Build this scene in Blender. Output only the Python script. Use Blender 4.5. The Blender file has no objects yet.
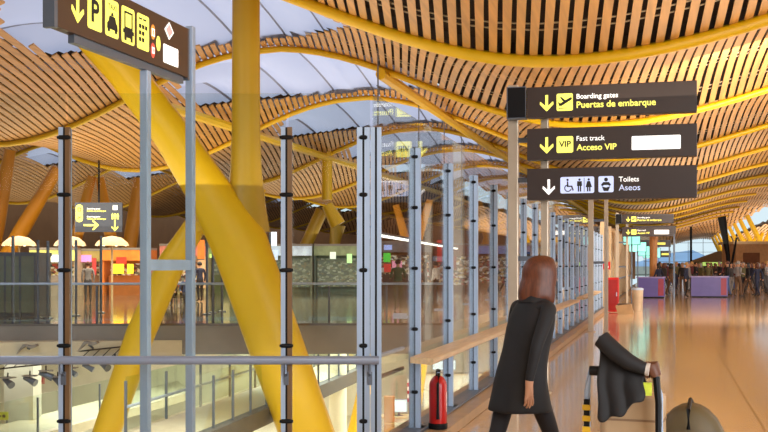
import bpy, bmesh, math, random
from mathutils import Vector, Matrix
random.seed(7)
PI = math.pi
S = bpy.context.scene
COL = S.collection

# ------------------------------------------------------------------ camera
FPX, YAW, EYE, HZ = 1050.0, math.atan(282 / 1050.0), 1.6, 265.0
SN, CS = math.sin(YAW), math.cos(YAW)
cam = bpy.data.cameras.new('camera')
cam.sensor_width = 36.0
cam.lens = FPX / 768 * 36.0
cam.shift_y = (HZ - 216) / 768.0
cam.clip_end = 5000
camo = bpy.data.objects.new('camera', cam)
COL.objects.link(camo)
camo.location = (0, 0, EYE)
camo.rotation_euler = (PI / 2, 0, YAW)
S.camera = camo

# ------------------------------------------------------------------ world, lights, exposure
wd = bpy.data.worlds.new('sky')
S.world = wd
wd.use_nodes = True
nt = wd.node_tree
bg = nt.nodes['Background']
tc = nt.nodes.new('ShaderNodeTexCoord')
sx = nt.nodes.new('ShaderNodeSeparateXYZ')
rp = nt.nodes.new('ShaderNodeValToRGB')
rp.color_ramp.elements[0].position = 0.0
rp.color_ramp.elements[0].color = (0.74, 0.92, 1.0, 1)
rp.color_ramp.elements[1].position = 0.35
rp.color_ramp.elements[1].color = (0.86, 0.93, 1.0, 1)
nt.links.new(tc.outputs['Generated'], sx.inputs[0])
nt.links.new(sx.outputs['Z'], rp.inputs[0])
nt.links.new(rp.outputs[0], bg.inputs[0])
bg.inputs[1].default_value = 0.95

def area(name, loc, size, energy, color, rot=(0, 0, 0)):
    l = bpy.data.lights.new(name, 'AREA')
    l.shape = 'RECTANGLE'
    l.size, l.size_y = size
    l.energy = energy
    l.color = color
    o = bpy.data.objects.new(name, l)
    COL.objects.link(o)
    o.location = loc
    o.rotation_euler = rot
    return o

WARM = (1.0, 0.87, 0.68)
UP = (PI, 0, 0)
for i, (x, y, sxx, syy, e) in enumerate([
        (3, 16, 8, 14, 2300), (3, 38, 8, 18, 2800), (3, 68, 10, 24, 4200), (4, 110, 12, 30, 5200), (4, 170, 14, 60, 6500),
        (-12, 28, 8, 14, 1800), (-14, 48, 14, 14, 2600), (-26, 44, 12, 14, 2600), (-24, 75, 20, 24, 5200), (-45, 75, 20, 30, 4200)]):
    area('uplight', (x, y, 3.6), (sxx, syy), e * 0.31, WARM, UP)
# hall lighting above and behind the camera, added fill lamps, and the lit lower hall
area('hall_downlight', (2.0, -3.0, 6.2), (10, 8), 900, (1.0, 0.86, 0.68))
area('rear_fill_light', (11.0, -5.0, 4.0), (12, 5), 2600, (0.86, 0.93, 1.0), (PI / 2 - 0.12, 0, 0.75))  # unseen area lamp added behind the camera to light the post fronts
area('hall_downlight', (8.0, 14.0, 6.3), (5, 10), 500, (1.0, 0.84, 0.64))
area('void_skylight_fill', (-13.0, 10.0, 8.6), (12, 12), 1500, (0.80, 0.88, 1.0))  # area lamp added to light the void front, under the skylight row
area('gallery_downlight', (-24, 42, 5.5), (24, 12), 5200, (1.0, 0.82, 0.6))
area('hall_side_fill', (30.5, 48, 3.6), (5, 60), 5000, (1.0, 0.93, 0.84), (0, PI / 2, 0))  # unseen lamp added at the solid side wall for crowd and posts
area('crowd_fill_light', (7, 30, 6.4), (12, 2), 2600, (1.0, 0.92, 0.8), (1.25, 0, 0))  # unseen lamp added to brighten the crowd from the front
area('uplight', (18, 190, 3.6), (12, 120), 12000, WARM, UP)
area('lower_hall_light', (-12, 34, -1.2), (20, 9), 2400, (1.0, 0.95, 0.82), (0, 0, YAW))
area('lower_hall_light', (-8, 19, -0.3), (9, 8), 500, (1.0, 0.92, 0.75), (0, 0, YAW))

sun = bpy.data.lights.new('sun', 'SUN')
sun.energy = 0.8
sun.angle = 0.02
sun.color = (0.92, 0.95, 1.0)
suno = bpy.data.objects.new('sun', sun)
COL.objects.link(suno)
suno.rotation_euler = (0.25, 0.12, 0)

S.view_settings.view_transform = 'Standard'
S.view_settings.look = 'None'
S.view_settings.exposure = 0.0
S.view_settings.gamma = 1.0
S.view_settings.use_curve_mapping = False

# ------------------------------------------------------------------ materials
def lin(c):
    return tuple((v / 255 / 12.92 if v / 255 <= 0.04045 else ((v / 255 + 0.055) / 1.055) ** 2.4) for v in c) + (1.0,)

MATS = {}
def mat(name, rgb, rough=0.5, metal=0.0, var=0.12, scale=3.0, emit=0.0, spec=0.5, coat=0.0, stretch=None, bump=0.0):
    if name in MATS:
        return MATS[name]
    m = bpy.data.materials.new(name)
    m.use_nodes = True
    n = m.node_tree
    b = n.nodes['Principled BSDF']
    c = lin(rgb)
    b.inputs['Roughness'].default_value = rough
    b.inputs['Metallic'].default_value = metal
    b.inputs['Specular IOR Level'].default_value = spec
    b.inputs['Coat Weight'].default_value = coat
    b.inputs['Coat Roughness'].default_value = 0.05
    if var > 0:
        t = n.nodes.new('ShaderNodeTexCoord')
        mp = n.nodes.new('ShaderNodeMapping')
        if stretch:
            mp.inputs['Scale'].default_value = stretch
        nz = n.nodes.new('ShaderNodeTexNoise')
        nz.inputs['Scale'].default_value = scale
        nz.inputs['Detail'].default_value = 3
        r = n.nodes.new('ShaderNodeValToRGB')
        r.color_ramp.elements[0].position = 0.3
        r.color_ramp.elements[1].position = 0.7
        r.color_ramp.elements[0].color = tuple(v * (1 - var) for v in c[:3]) + (1,)
        r.color_ramp.elements[1].color = tuple(min(1, v * (1 + var)) for v in c[:3]) + (1,)
        n.links.new(t.outputs['Object'], mp.inputs[0])
        n.links.new(mp.outputs[0], nz.inputs['Vector'])
        n.links.new(nz.outputs['Fac'], r.inputs[0])
        n.links.new(r.outputs[0], b.inputs['Base Color'])
        if bump:
            bp = n.nodes.new('ShaderNodeBump')
            bp.inputs['Strength'].default_value = bump
            n.links.new(nz.outputs['Fac'], bp.inputs['Height'])
            n.links.new(bp.outputs[0], b.inputs['Normal'])
    else:
        b.inputs['Base Color'].default_value = c
    if emit > 0:
        b.inputs['Emission Color'].default_value = c
        b.inputs['Emission Strength'].default_value = emit
    MATS[name] = m
    return m

def glass_mat(name, tint, refl=1.0, f0=0.05):
    m = bpy.data.materials.new(name)
    m.use_nodes = True
    n = m.node_tree
    n.nodes.clear()
    out = n.nodes.new('ShaderNodeOutputMaterial')
    tr = n.nodes.new('ShaderNodeBsdfTransparent')
    tr.inputs[0].default_value = tint + (1,)
    gl = n.nodes.new('ShaderNodeBsdfGlossy')
    gl.inputs['Roughness'].default_value = 0.0
    gl.inputs[0].default_value = (0.95, 0.97, 1.0, 1)
    lw = n.nodes.new('ShaderNodeLayerWeight')
    lw.inputs[0].default_value = 0.5
    p5 = n.nodes.new('ShaderNodeMath'); p5.operation = 'POWER'; p5.inputs[1].default_value = 5.0
    ma = n.nodes.new('ShaderNodeMath'); ma.operation = 'MULTIPLY_ADD'
    ma.inputs[1].default_value = 0.9 * refl
    ma.inputs[2].default_value = f0
    mx = n.nodes.new('ShaderNodeMixShader')
    n.links.new(lw.outputs['Facing'], p5.inputs[0])
    n.links.new(p5.outputs[0], ma.inputs[0])
    n.links.new(ma.outputs[0], mx.inputs[0])
    n.links.new(tr.outputs[0], mx.inputs[1])
    n.links.new(gl.outputs[0], mx.inputs[2])
    n.links.new(mx.outputs[0], out.inputs[0])
    return m

def floor_mat():
    m = bpy.data.materials.new('polished_stone_floor')
    m.use_nodes = True
    n = m.node_tree
    b = n.nodes['Principled BSDF']
    t = n.nodes.new('ShaderNodeTexCoord')
    mp = n.nodes.new('ShaderNodeMapping')
    mp.inputs['Location'].default_value = (-0.92, 0.2, 0)
    bk = n.nodes.new('ShaderNodeTexBrick')
    bk.offset = 0.0
    bk.inputs['Scale'].default_value = 1.0
    bk.inputs['Brick Width'].default_value = 3.6
    bk.inputs['Row Height'].default_value = 6.0
    bk.inputs['Mortar Size'].default_value = 0.012
    bk.inputs['Mortar Smooth'].default_value = 0.3
    nz = n.nodes.new('ShaderNodeTexNoise')
    nz.inputs['Scale'].default_value = 0.8
    nz.inputs['Detail'].default_value = 5
    nz2 = n.nodes.new('ShaderNodeTexNoise')
    nz2.inputs['Scale'].default_value = 60
    r = n.nodes.new('ShaderNodeValToRGB')
    r.color_ramp.elements[0].color = lin((184, 152, 116))
    r.color_ramp.elements[1].color = lin((212, 184, 148))
    mxs = n.nodes.new('ShaderNodeMath'); mxs.operation = 'MULTIPLY_ADD'; mxs.inputs[1].default_value = 0.25
    n.links.new(t.outputs['Object'], mp.inputs[0])
    n.links.new(mp.outputs[0], bk.inputs['Vector'])
    n.links.new(t.outputs['Object'], nz.inputs['Vector'])
    n.links.new(t.outputs['Object'], nz2.inputs['Vector'])
    n.links.new(nz2.outputs['Fac'], mxs.inputs[0])
    n.links.new(nz.outputs['Fac'], mxs.inputs[2])
    n.links.new(mxs.outputs[0], r.inputs[0])
    n.links.new(r.outputs[0], bk.inputs['Color1'])
    n.links.new(r.outputs[0], bk.inputs['Color2'])
    bk.inputs['Mortar'].default_value = lin((110, 82, 56))
    n.links.new(bk.outputs['Color'], b.inputs['Base Color'])
    b.inputs['Roughness'].default_value = 0.16
    b.inputs['Specular IOR Level'].default_value = 0.7
    b.inputs['Coat Weight'].default_value = 0.6
    b.inputs['Coat Roughness'].default_value = 0.09
    return m

def fabric_mat():
    m = bpy.data.materials.new('skylight_fabric')
    m.use_nodes = True
    n = m.node_tree
    n.nodes.clear()
    out = n.nodes.new('ShaderNodeOutputMaterial')
    d = n.nodes.new('ShaderNodeBsdfDiffuse')
    tl = n.nodes.new('ShaderNodeBsdfTranslucent')
    nz = n.nodes.new('ShaderNodeTexNoise'); nz.inputs['Scale'].default_value = 0.6
    r = n.nodes.new('ShaderNodeValToRGB')
    r.color_ramp.elements[0].color = (0.58, 0.63, 0.84, 1)
    r.color_ramp.elements[1].color = (0.68, 0.72, 0.92, 1)
    mx = n.nodes.new('ShaderNodeMixShader'); mx.inputs[0].default_value = 0.6
    n.links.new(nz.outputs['Fac'], r.inputs[0])
    n.links.new(r.outputs[0], d.inputs[0]); n.links.new(r.outputs[0], tl.inputs[0])
    n.links.new(d.outputs[0], mx.inputs[1]); n.links.new(tl.outputs[0], mx.inputs[2])
    n.links.new(mx.outputs[0], out.inputs[0])
    return m

M_BAMBOO = mat('bamboo', (196, 142, 74), 0.45, var=0.2, scale=2.2, stretch=(2.5, 0.12, 1))
M_DECK = mat('roof_deck', (44, 24, 14), 0.9, var=0.1)
M_BATTEN = mat('batten', (190, 170, 140), 0.5, var=0.1)
M_YELLOW = mat('yellow_steel', (226, 180, 14), 0.38, var=0.05, scale=0.5)
M_OCHRE = mat('ochre_steel', (178, 142, 24), 0.42, var=0.08, scale=0.5)
M_ORANGE = mat('orange_steel', (240, 158, 26), 0.42, var=0.06, scale=0.5)
M_STEEL = mat('brushed_steel', (166, 184, 208), 0.4, 0.2, var=0.08, scale=2, stretch=(4, 4, 0.3))
M_STEEL_D = mat('dark_steel', (104, 112, 124), 0.4, 0.5, var=0.1)
M_SHADE_REFL = mat('shade_reflection_brown', (122, 92, 62), 0.4, 0.3, var=0.1)  # brown puts shade and reflection on the steel into the colour
M_BLACK = mat('black_rubber', (18, 18, 20), 0.5, var=0.1, spec=0.2)
M_WOODRAIL = mat('wood_rail', (206, 176, 136), 0.4, var=0.15, scale=6, stretch=(6, 0.4, 6))
M_KERB = mat('kerb_stone', (168, 134, 96), 0.35, var=0.12, scale=4)
M_SIGN = mat('sign_face', (58, 47, 44), 0.35, var=0.04)
M_SIGNBR = mat('sign_face_brown', (74, 48, 26), 0.4, var=0.04)
M_YLIT = mat('lit_yellow', (246, 242, 110), 0.5, var=0, emit=0.75)
M_WLIT = mat('lit_white', (250, 250, 246), 0.5, var=0, emit=0.8)
M_BLIT = mat('lit_pale_blue', (196, 208, 238), 0.5, var=0, emit=0.55)
M_INK = mat('sign_ink', (34, 30, 24), 0.6, var=0)
M_SLAB = mat('concrete_slab', (136, 128, 120), 0.45, var=0.15, scale=1.0)
M_DKFLOOR = mat('dark_polished_floor', (96, 84, 76), 0.12, var=0.2, scale=0.7, coat=0.5)
M_CREAM = mat('cream_plaster', (238, 230, 206), 0.7, var=0.05)
M_WALL = mat('hall_wall', (150, 104, 66), 0.7, var=0.15, scale=0.4)
M_GLASS = glass_mat('partition_glass', (0.94, 0.97, 0.96), 1.0, 0.05)
M_GLASS2 = glass_mat('balustrade_glass', (0.90, 0.95, 0.92), 0.6, 0.04)
M_FABRIC = fabric_mat()
M_SEAM_SHADE = mat('seam_fold_shade', (150, 156, 182), 0.8, var=0)  # darker seam bands paint in the fold shading that even light leaves out
M_FLOOR = floor_mat()
def merch_mat(name, cols, scale, emit):
    m = bpy.data.materials.new(name)
    m.use_nodes = True
    n = m.node_tree
    b = n.nodes['Principled BSDF']
    t = n.nodes.new('ShaderNodeTexCoord')
    mp = n.nodes.new('ShaderNodeMapping'); mp.inputs['Scale'].default_value = (1.0, 1.0, 1.6)
    vo = n.nodes.new('ShaderNodeTexVoronoi'); vo.inputs['Scale'].default_value = scale
    vo.distance = 'CHEBYCHEV'
    sp = n.nodes.new('ShaderNodeSeparateColor')
    r = n.nodes.new('ShaderNodeValToRGB'); r.color_ramp.interpolation = 'CONSTANT'
    el = r.color_ramp.elements
    while len(el) < len(cols):
        el.new(0.5)
    for i, c in enumerate(cols):
        el[i].position = i / len(cols)
        el[i].color = lin(c)
    n.links.new(t.outputs['Object'], mp.inputs[0]); n.links.new(mp.outputs[0], vo.inputs['Vector'])
    n.links.new(vo.outputs['Color'], sp.inputs[0]); n.links.new(sp.outputs[0], r.inputs[0])
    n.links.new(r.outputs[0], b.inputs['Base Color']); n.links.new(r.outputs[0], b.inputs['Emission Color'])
    b.inputs['Emission Strength'].default_value = emit  # goods given a glow of their own to brighten the gallery shops
    return m
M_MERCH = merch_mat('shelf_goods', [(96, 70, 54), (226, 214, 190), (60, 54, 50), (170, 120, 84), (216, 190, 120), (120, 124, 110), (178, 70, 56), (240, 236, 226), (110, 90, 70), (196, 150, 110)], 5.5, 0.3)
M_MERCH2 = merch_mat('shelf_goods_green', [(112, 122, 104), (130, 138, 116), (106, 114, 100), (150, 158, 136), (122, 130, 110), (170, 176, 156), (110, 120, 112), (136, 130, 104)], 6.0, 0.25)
M_RED = mat('red_enamel', (186, 26, 22), 0.3, var=0.05)

# ------------------------------------------------------------------ mesh builder
class MB:
    def __init__(s):
        s.v, s.f, s.m = [], [], []
    def add(s, vs, fs, mi=0):
        k = len(s.v)
        s.v += [tuple(p) for p in vs]
        s.f += [tuple(i + k for i in f) for f in fs]
        s.m += [mi] * len(fs)
        return s
    def box(s, a, b, mi=0, T=None):
        (x0, y0, z0), (x1, y1, z1) = a, b
        vs = [(x0, y0, z0), (x1, y0, z0), (x1, y1, z0), (x0, y1, z0), (x0, y0, z1), (x1, y0, z1), (x1, y1, z1), (x0, y1, z1)]
        if T is not None:
            vs = [T @ Vector(p) for p in vs]
        return s.add(vs, [(0, 3, 2, 1), (4, 5, 6, 7), (0, 1, 5, 4), (1, 2, 6, 5), (2, 3, 7, 6), (3, 0, 4, 7)], mi)
    def sweep(s, pts, rad, seg=10, mi=0, up=(0, 0, 1), cap=True):
        """rounded tube along pts; rad: per-point (ra, rb) radii along side/up"""
        rings = []
        n = len(pts)
        P = [Vector(p) for p in pts]
        for i in range(n):
            d = (P[min(i + 1, n - 1)] - P[max(i - 1, 0)]).normalized()
            u = Vector(up)
            if abs(d.dot(u)) > 0.95:
                u = Vector((0, 1, 0)) if abs(d.y) < 0.9 else Vector((1, 0, 0))
            sd = d.cross(u).normalized()
            uu = sd.cross(d).normalized()
            r = rad[i] if isinstance(rad, list) else rad
            ra, rb = r if isinstance(r, (list, tuple)) else (r, r)
            rings.append([P[i] + sd * (ra * math.cos(2 * PI * k / seg)) + uu * (rb * math.sin(2 * PI * k / seg)) for k in range(seg)])
        vs = [p for r in rings for p in r]
        fs = []
        for i in range(n - 1):
            for k in range(seg):
                a, b = i * seg + k, i * seg + (k + 1) % seg
                fs.append((a, b, b + seg, a + seg))
        if cap:
            fs.append(tuple(range(seg - 1, -1, -1)))
            fs.append(tuple((n - 1) * seg + k for k in range(seg)))
        return s.add(vs, fs, mi)
    def lathe(s, prof, c=(0, 0, 0), seg=20, mi=0, sxy=(1, 1)):
        vs = [(c[0] + r * sxy[0] * math.cos(2 * PI * k / seg), c[1] + r * sxy[1] * math.sin(2 * PI * k / seg), c[2] + z) for r, z in prof for k in range(seg)]
        fs = []
        for i in range(len(prof) - 1):
            for k in range(seg):
                a, b = i * seg + k, i * seg + (k + 1) % seg
                fs.append((a, b, b + seg, a + seg))
        fs.append(tuple(range(seg - 1, -1, -1)))
        fs.append(tuple((len(prof) - 1) * seg + k for k in range(seg)))
        return s.add(vs, fs, mi)
    def prism(s, poly, y0, y1, mi=0):
        """polygon in local XZ extruded along Y from y0 (front) to y1"""
        n = len(poly)
        vs = [(x, y0, z) for x, z in poly] + [(x, y1, z) for x, z in poly]
        fs = [tuple(range(n)), tuple(range(2 * n - 1, n - 1, -1))] + [(i, i + n, (i + 1) % n + n, (i + 1) % n) for i in range(n)]
        return s.add(vs, fs, mi)
    def slab(s, poly, z0, z1, mi=0):
        n = len(poly)
        vs = [(x, y, z0) for x, y in poly] + [(x, y, z1) for x, y in poly]
        fs = [tuple(range(n - 1, -1, -1)), tuple(range(n, 2 * n))] + [(i, (i + 1) % n, (i + 1) % n + n, i + n) for i in range(n)]
        return s.add(vs, fs, mi)
    def build(s, name, mats, parent=None, world=False, smooth=False, bevel=0.0):
        vs = s.v
        if world and parent is not None:
            l, a = Vector(parent.location), parent.rotation_euler[2]
            ca, sa = math.cos(-a), math.sin(-a)
            vs = []
            for p in s.v:
                x, y, z = p[0] - l.x, p[1] - l.y, p[2] - l.z
                vs.append((x * ca - y * sa, x * sa + y * ca, z))
        me = bpy.data.meshes.new(name)
        me.from_pydata([tuple(p) for p in vs], [], s.f)
        for m in (mats if isinstance(mats, (list, tuple)) else [mats]):
            me.materials.append(m)
        me.polygons.foreach_set('material_index', s.m)
        bm = bmesh.new()
        bm.from_mesh(me)
        bmesh.ops.recalc_face_normals(bm, faces=bm.faces)
        bm.to_mesh(me)
        bm.free()
        if smooth:
            me.polygons.foreach_set('use_smooth', [True] * len(me.polygons))
            try:
                me.set_sharp_from_angle(angle=math.radians(40))
            except Exception:
                pass
        me.update()
        o = bpy.data.objects.new(name, me)
        COL.objects.link(o)
        if parent is not None:
            o.parent = parent
        if bevel:
            b = o.modifiers.new('bevel', 'BEVEL')
            b.width = bevel
            b.segments = 2
            b.limit_method = 'ANGLE'
        return o

def struct(o):
    o['kind'] = 'structure'
    return o

def tag(o, label, cat, group=None, kind=None):
    o['label'] = label
    o['category'] = cat
    if group:
        o['group'] = group
    if kind:
        o['kind'] = kind
    return o

def thing(name, label, cat, loc=(0, 0, 0), rotz=0.0, group=None):
    o = bpy.data.objects.new(name, None)
    o.empty_display_size = 0.2
    COL.objects.link(o)
    o.location = loc
    o.rotation_euler = (0, 0, rotz)
    return tag(o, label, cat, group)

def W(px, py, zc):
    """world point seen at pixel (px, py) at depth zc"""
    xc = (px - 384) / FPX * zc
    return Vector((xc * CS - zc * SN, xc * SN + zc * CS, EYE - (py - HZ) / FPX * zc))

def G(px, zc, z=0.0):
    p = W(px, HZ, zc)
    p.z = z
    return p

def on_x(px, X):
    """distance Y along the hall at which the vertical plane x = X shows at column px"""
    a = math.atan((px - 384) / FPX) - YAW
    return X / math.tan(a)

def text(name, s, width, x, z, mat_, parent, y=-0.004, bold=0.0, depth=0.002):
    """lettering standing on baseline z, from x, scaled to width; faces local -Y"""
    c = bpy.data.curves.new(name, 'FONT')
    c.body = s
    c.size = 1.0
    c.extrude = 0.0
    c.offset = bold
    o = bpy.data.objects.new(name, c)
    COL.objects.link(o)
    dg = bpy.context.evaluated_depsgraph_get()
    me = bpy.data.meshes.new_from_object(o.evaluated_get(dg))
    bpy.data.objects.remove(o)
    bpy.data.curves.remove(c)
    xs = [v.co.x for v in me.vertices]
    x0, x1 = min(xs), max(xs)
    k = width / (x1 - x0)
    for v in me.vertices:
        v.co = ((v.co.x - x0) * k + x, y, v.co.y * k + z)
    me.name = name
    me.materials.clear()
    me.materials.append(mat_)
    o = bpy.data.objects.new(name, me)
    COL.objects.link(o)
    o.parent = parent
    return o

def rrect(x0, z0, x1, z1, r=0.02, n=4):
    pts = []
    for cx, cz, a in ((x1 - r, z0 + r, -PI / 2), (x1 - r, z1 - r, 0), (x0 + r, z1 - r, PI / 2), (x0 + r, z0 + r, PI)):
        for i in range(n + 1):
            t = a + PI / 2 * i / n
            pts.append((cx + r * math.cos(t), cz + r * math.sin(t)))
    return pts

def disc(cx, cz, r, rz=None, n=14):
    rz = rz or r
    return [(cx + r * math.cos(2 * PI * k / n), cz + rz * math.sin(2 * PI * k / n)) for k in range(n)]

def down_arrow(mb, cx, cz, w, h, y0=-0.004, y1=0.0, ang=0.0):
    t = w * 0.2
    polys = [[(-t * .5, -h * .36), (t * .5, -h * .36), (t * .5, h / 2), (-t * .5, h / 2)],
             [(0, -h / 2), (w / 2, -h / 2 + w * .52), (w / 2 - t * .1, -h / 2 + w * .52 + t), (w / 2 - t * .4, -h / 2 + w * .52 + t * .9), (0, -h / 2 + t * 1.5)],
             [(0, -h / 2 + t * 1.5), (-w / 2 + t * .4, -h / 2 + w * .52 + t * .9), (-w / 2 + t * .1, -h / 2 + w * .52 + t), (-w / 2, -h / 2 + w * .52), (0, -h / 2)]]
    ca, sa = math.cos(ang), math.sin(ang)
    for p in polys:
        mb.prism([(cx + x * ca - z * sa, cz + x * sa + z * ca) for x, z in p], y0, y1)

# ------------------------------------------------------------------ roof
def froof(x):
    if x >= -2.4:
        return 6.7 + 1.1 * (1 - math.cos((x + 2.4) / 12.0 * PI)) if x < 34 else 6.7
    if x >= -15:
        return 6.7 + 1.7 * (1 - math.cos((x + 2.4) / 12.6 * PI))
    return 6.75 + 1.65 * (1 + math.cos((x + 15) / 12.0 * PI))

Y0, DY = 25.9, 12.3
def yk(k):
    return Y0 + DY * k

CRESTS = (-15.2, -39.0, -63.0)
def in_hole(x, y, grow=1.0):
    k = math.floor((y - Y0) / DY)
    ym = yk(k) + DY / 2
    for c in CRESTS:
        u = (x + 0.45 * max(0.0, ym - y) - c) / (5.4 * grow)
        if abs(u) < 1 and abs(y - ym) < 5.3 * grow * (1 - u * u):
            return True
    return False

def sroof(x, y):
    t = ((y - Y0) / DY) % 1.0
    return froof(x) + 0.32 * math.sin(PI * t)

def skew(x):
    return -0.25 * max(0.0, min(1.0, (2.0 - x) / 8.0))

def build_ceiling():
    mb = MB()
    XR = 12.2
    def slats(k, pitch, wd_, nseg, xa, xb, hole=True):
        y0 = yk(k)
        x = xa
        while x < xb:
            ts = [i / 40 for i in range(41)]
            ok = []
            for t in ts:
                xx, yy = x + skew(x) * (t - 0.5) * DY, y0 + t * DY
                ok.append(not (hole and in_hole(xx, yy)) and xx < 40)
            runs, st = [], None
            for i, f in enumerate(ok + [False]):
                if f and st is None:
                    st = i
                if not f and st is not None:
                    if i - 1 > st:
                        runs.append((ts[st], ts[i - 1]))
                    st = None
            for ta, tb in runs:
                n = max(2, int(math.ceil(nseg * (tb - ta))))
                vs, fs = [], []
                for i in range(n + 1):
                    t = ta + (tb - ta) * i / n
                    yy = y0 + min(t, 0.99999) * DY
                    xx = x + skew(x) * (t - 0.5) * DY
                    for dx, dz in ((-wd_ / 2, 0), (wd_ / 2, 0), (wd_ / 2, 0.05), (-wd_ / 2, 0.05)):
                        zz = froof(xx + dx) + 0.32 * math.sin(PI * min(t, 1.0))
                        vs.append((xx + dx, yy, zz + dz))
                for i in range(n):
                    a = i * 4
                    for q in range(4):
                        fs.append((a + q, a + (q + 1) % 4, a + 4 + (q + 1) % 4, a + 4 + q))
                fs += [(3, 2, 1, 0), tuple(n * 4 + q for q in range(4))]
                mb.add(vs, fs, 0)
            x += pitch
    for k in range(-2, 9):
        slats(k, 0.28, 0.195, 8 if k < 4 else 5, -64 if k > 2 else -46, XR)
    for k in range(9, 23):
        slats(k, 0.56, 0.40, 3, -66, XR)
    for k in range(2, 23):
        slats(k, 0.45, 0.30, 3, 15.5, 34.0, False)
    # cross battens above the slats
    for k in range(-1, 5):
        for t in (0.2, 0.24, 0.5, 0.54, 0.8, 0.84):
            y = yk(k) + t * DY
            xs = [-46 + i * 0.9 for i in range(62)]
            for xa, xb in zip(xs, xs[1:]):
                if xb > XR or in_hole(xa, y) or in_hole(xb, y):
                    continue
                mb.sweep([(xa, y, sroof(xa, y) + 0.075), (xb, y, sroof(xb, y) + 0.075)], 0.022, 4, 1, cap=False)
    # dark deck above
    ys = [-16 + 1.23 * i for i in range(258)]
    def deck(xs, ys, hole):
        for ya, yb in zip(ys, ys[1:]):
            for xa, xb in zip(xs, xs[1:]):
                if hole and in_hole((xa + xb) / 2, (ya + yb) / 2, 1.12):
                    continue
                z = lambda x, y: sroof(x, y) + 0.34
                mb.add([(xa, ya, z(xa, ya)), (xb, ya, z(xb, ya)), (xb, yb, z(xb, yb)), (xa, yb, z(xa, yb))], [(0, 1, 2, 3)], 2)
    yd = [yk(-4) + DY / 10 * i for i in range(10 * 26 + 1)]
    deck([-66 + i * 0.25 for i in range(314)], [yk(-4) + DY / 30 * i for i in range(30 * 9 + 1)], True)
    deck([-66 + i * 0.5 for i in range(157)], yd[90:140], True)
    deck([-66 + i * 2 for i in range(40)], yd[139:], True)
    deck([15 + i for i in range(20)], yd[::4], False)
    o = mb.build('ceiling', [M_BAMBOO, M_BATTEN, M_DECK])
    return struct(o)
build_ceiling()

# fabric sails inside the eye-shaped skylights (setting)
nwin = 0
for c in CRESTS[:2]:
    for k in range(-2, 8):
        if c < -20 and k < 1:
            continue
        nwin += 1
        mb = MB()
        nx, ny = 276, 14
        ym = yk(k) + DY / 2
        vs, crease = [], []
        for i in range(nx + 1):
            u = -1 + 2 * i / nx
            xb = c + u * 6.9
            hy = 6.5 * (1 - u * u) + 0.2
            ph = xb / 2.0
            for j in range(ny + 1):
                v = -1 + 2 * j / ny
                y = min(max(ym + v * hy, yk(k) + .05), yk(k) + DY - .05)
                e = max(0.0, 1 - v * v) * max(0.0, 1 - u ** 4)
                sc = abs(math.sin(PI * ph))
                xx = xb - 0.45 * max(0.0, ym - y) - 0.5 * (1 - v * v)
                z = sroof(xx, y) + 0.13 + 1.25 * e - 0.55 * sc * (0.08 + e)
                crease.append(sc)
                vs.append((xx, y, z))
        fs = [(i * (ny + 1) + j, (i + 1) * (ny + 1) + j, (i + 1) * (ny + 1) + j + 1, i * (ny + 1) + j + 1) for i in range(nx) for j in range(ny)]
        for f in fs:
            mb.m.append(1 if min(crease[q] for q in f) < 0.03 else 0)  # crease faces take the painted fold shade
        mb.v, mb.f = vs, fs
        o = mb.build('window_%d' % nwin, [M_FABRIC, M_SEAM_SHADE], smooth=True)
        struct(o)
# yellow curved beams across the hall
ORD = ['first', 'second', 'third', 'fourth', 'fifth', 'sixth', 'seventh', 'eighth', 'ninth', 'tenth', 'eleventh', 'twelfth']
for k in range(0, 12):
    y = yk(k)
    mb = MB()
    xs = [-64 + i * 0.8 for i in range(92)]
    pts = [(x, y, froof(x) - 0.12) for x in xs if x < 12.2]
    mb.sweep(pts, (0.115, 0.12) if k else (0.17, 0.16), 10)
    # short hangers between beam and roof
    o = mb.build('roof_beam', M_YELLOW, smooth=True)
    tag(o, 'yellow curved beam under the bamboo slats, %s of the row above the signs' % ORD[k], 'beam', 'yellow roof beams')
# edge beams along the skylights
for X, y0, y1, lab in ((-20.4, 38.5, 120, 'straight yellow edge beam along the far side of the pale fabric skylights'),
                       (-10.2, 37.5, 150, 'straight yellow edge beam along the skylights above the glass partition')):
    mb = MB()
    mb.sweep([(X, y0, froof(X) - 0.35), (X, y1, froof(X) - 0.35)], (0.2, 0.22), 8)
    tag(mb.build('edge_beam', M_YELLOW, smooth=True), lab, 'beam', 'skylight edge beams')

# ------------------------------------------------------------------ hall shell
ZF = 9.5      # depth where our floor ends behind the glazed front
pA, pB = G(-420, ZF), G(372, ZF)
mb = MB()
mb.slab([(-40, -16), (32, -16), (32, 310), (-2.55, 310), (-2.55, pB.y + 0.15), (pB.x, pB.y), (pA.x, pA.y), (-40, pA.y)], -0.8, 0.0)
struct(mb.build('floor', M_FLOOR))
# gallery on the other side of the void
GZ = 29.0
ga, gb, gc = G(-500, 26.5), G(20, GZ - 0.4), G(446, GZ)
mb = MB()
mb.slab([(ga.x, ga.y), (gb.x, gb.y), (gc.x, gc.y), (-6.0, 200), (-68, 200), (-68, ga.y)], -0.06, 0.0, 0)
mb.slab([(ga.x, ga.y + .03), (gb.x, gb.y + .03), (gc.x - .02, gc.y + .03), (-6.03, 200), (-68, 200), (-68, ga.y)], -0.85, -0.06, 1)
struct(mb.build('floor', [M_DKFLOOR, M_SLAB]))
mb = MB()
fa, fb = G(-200, 26.8), G(182, GZ - .25)
mid = G(60, GZ - .75)
path = [fa, mid, fb]
for q0, q1 in zip(path, path[1:]):
    d = (q1 - q0).normalized(); n_ = Vector((-d.y, d.x, 0))
    mb.slab([(q0.x, q0.y), (q1.x, q1.y), ((q1 + n_ * 2).x, (q1 + n_ * 2).y), ((q0 + n_ * 2).x, (q0 + n_ * 2).y)], -1.02, -0.46)
struct(mb.build('trim_2', mat('soffit_beige', (206, 190, 160), 0.6, var=.06)))
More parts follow.
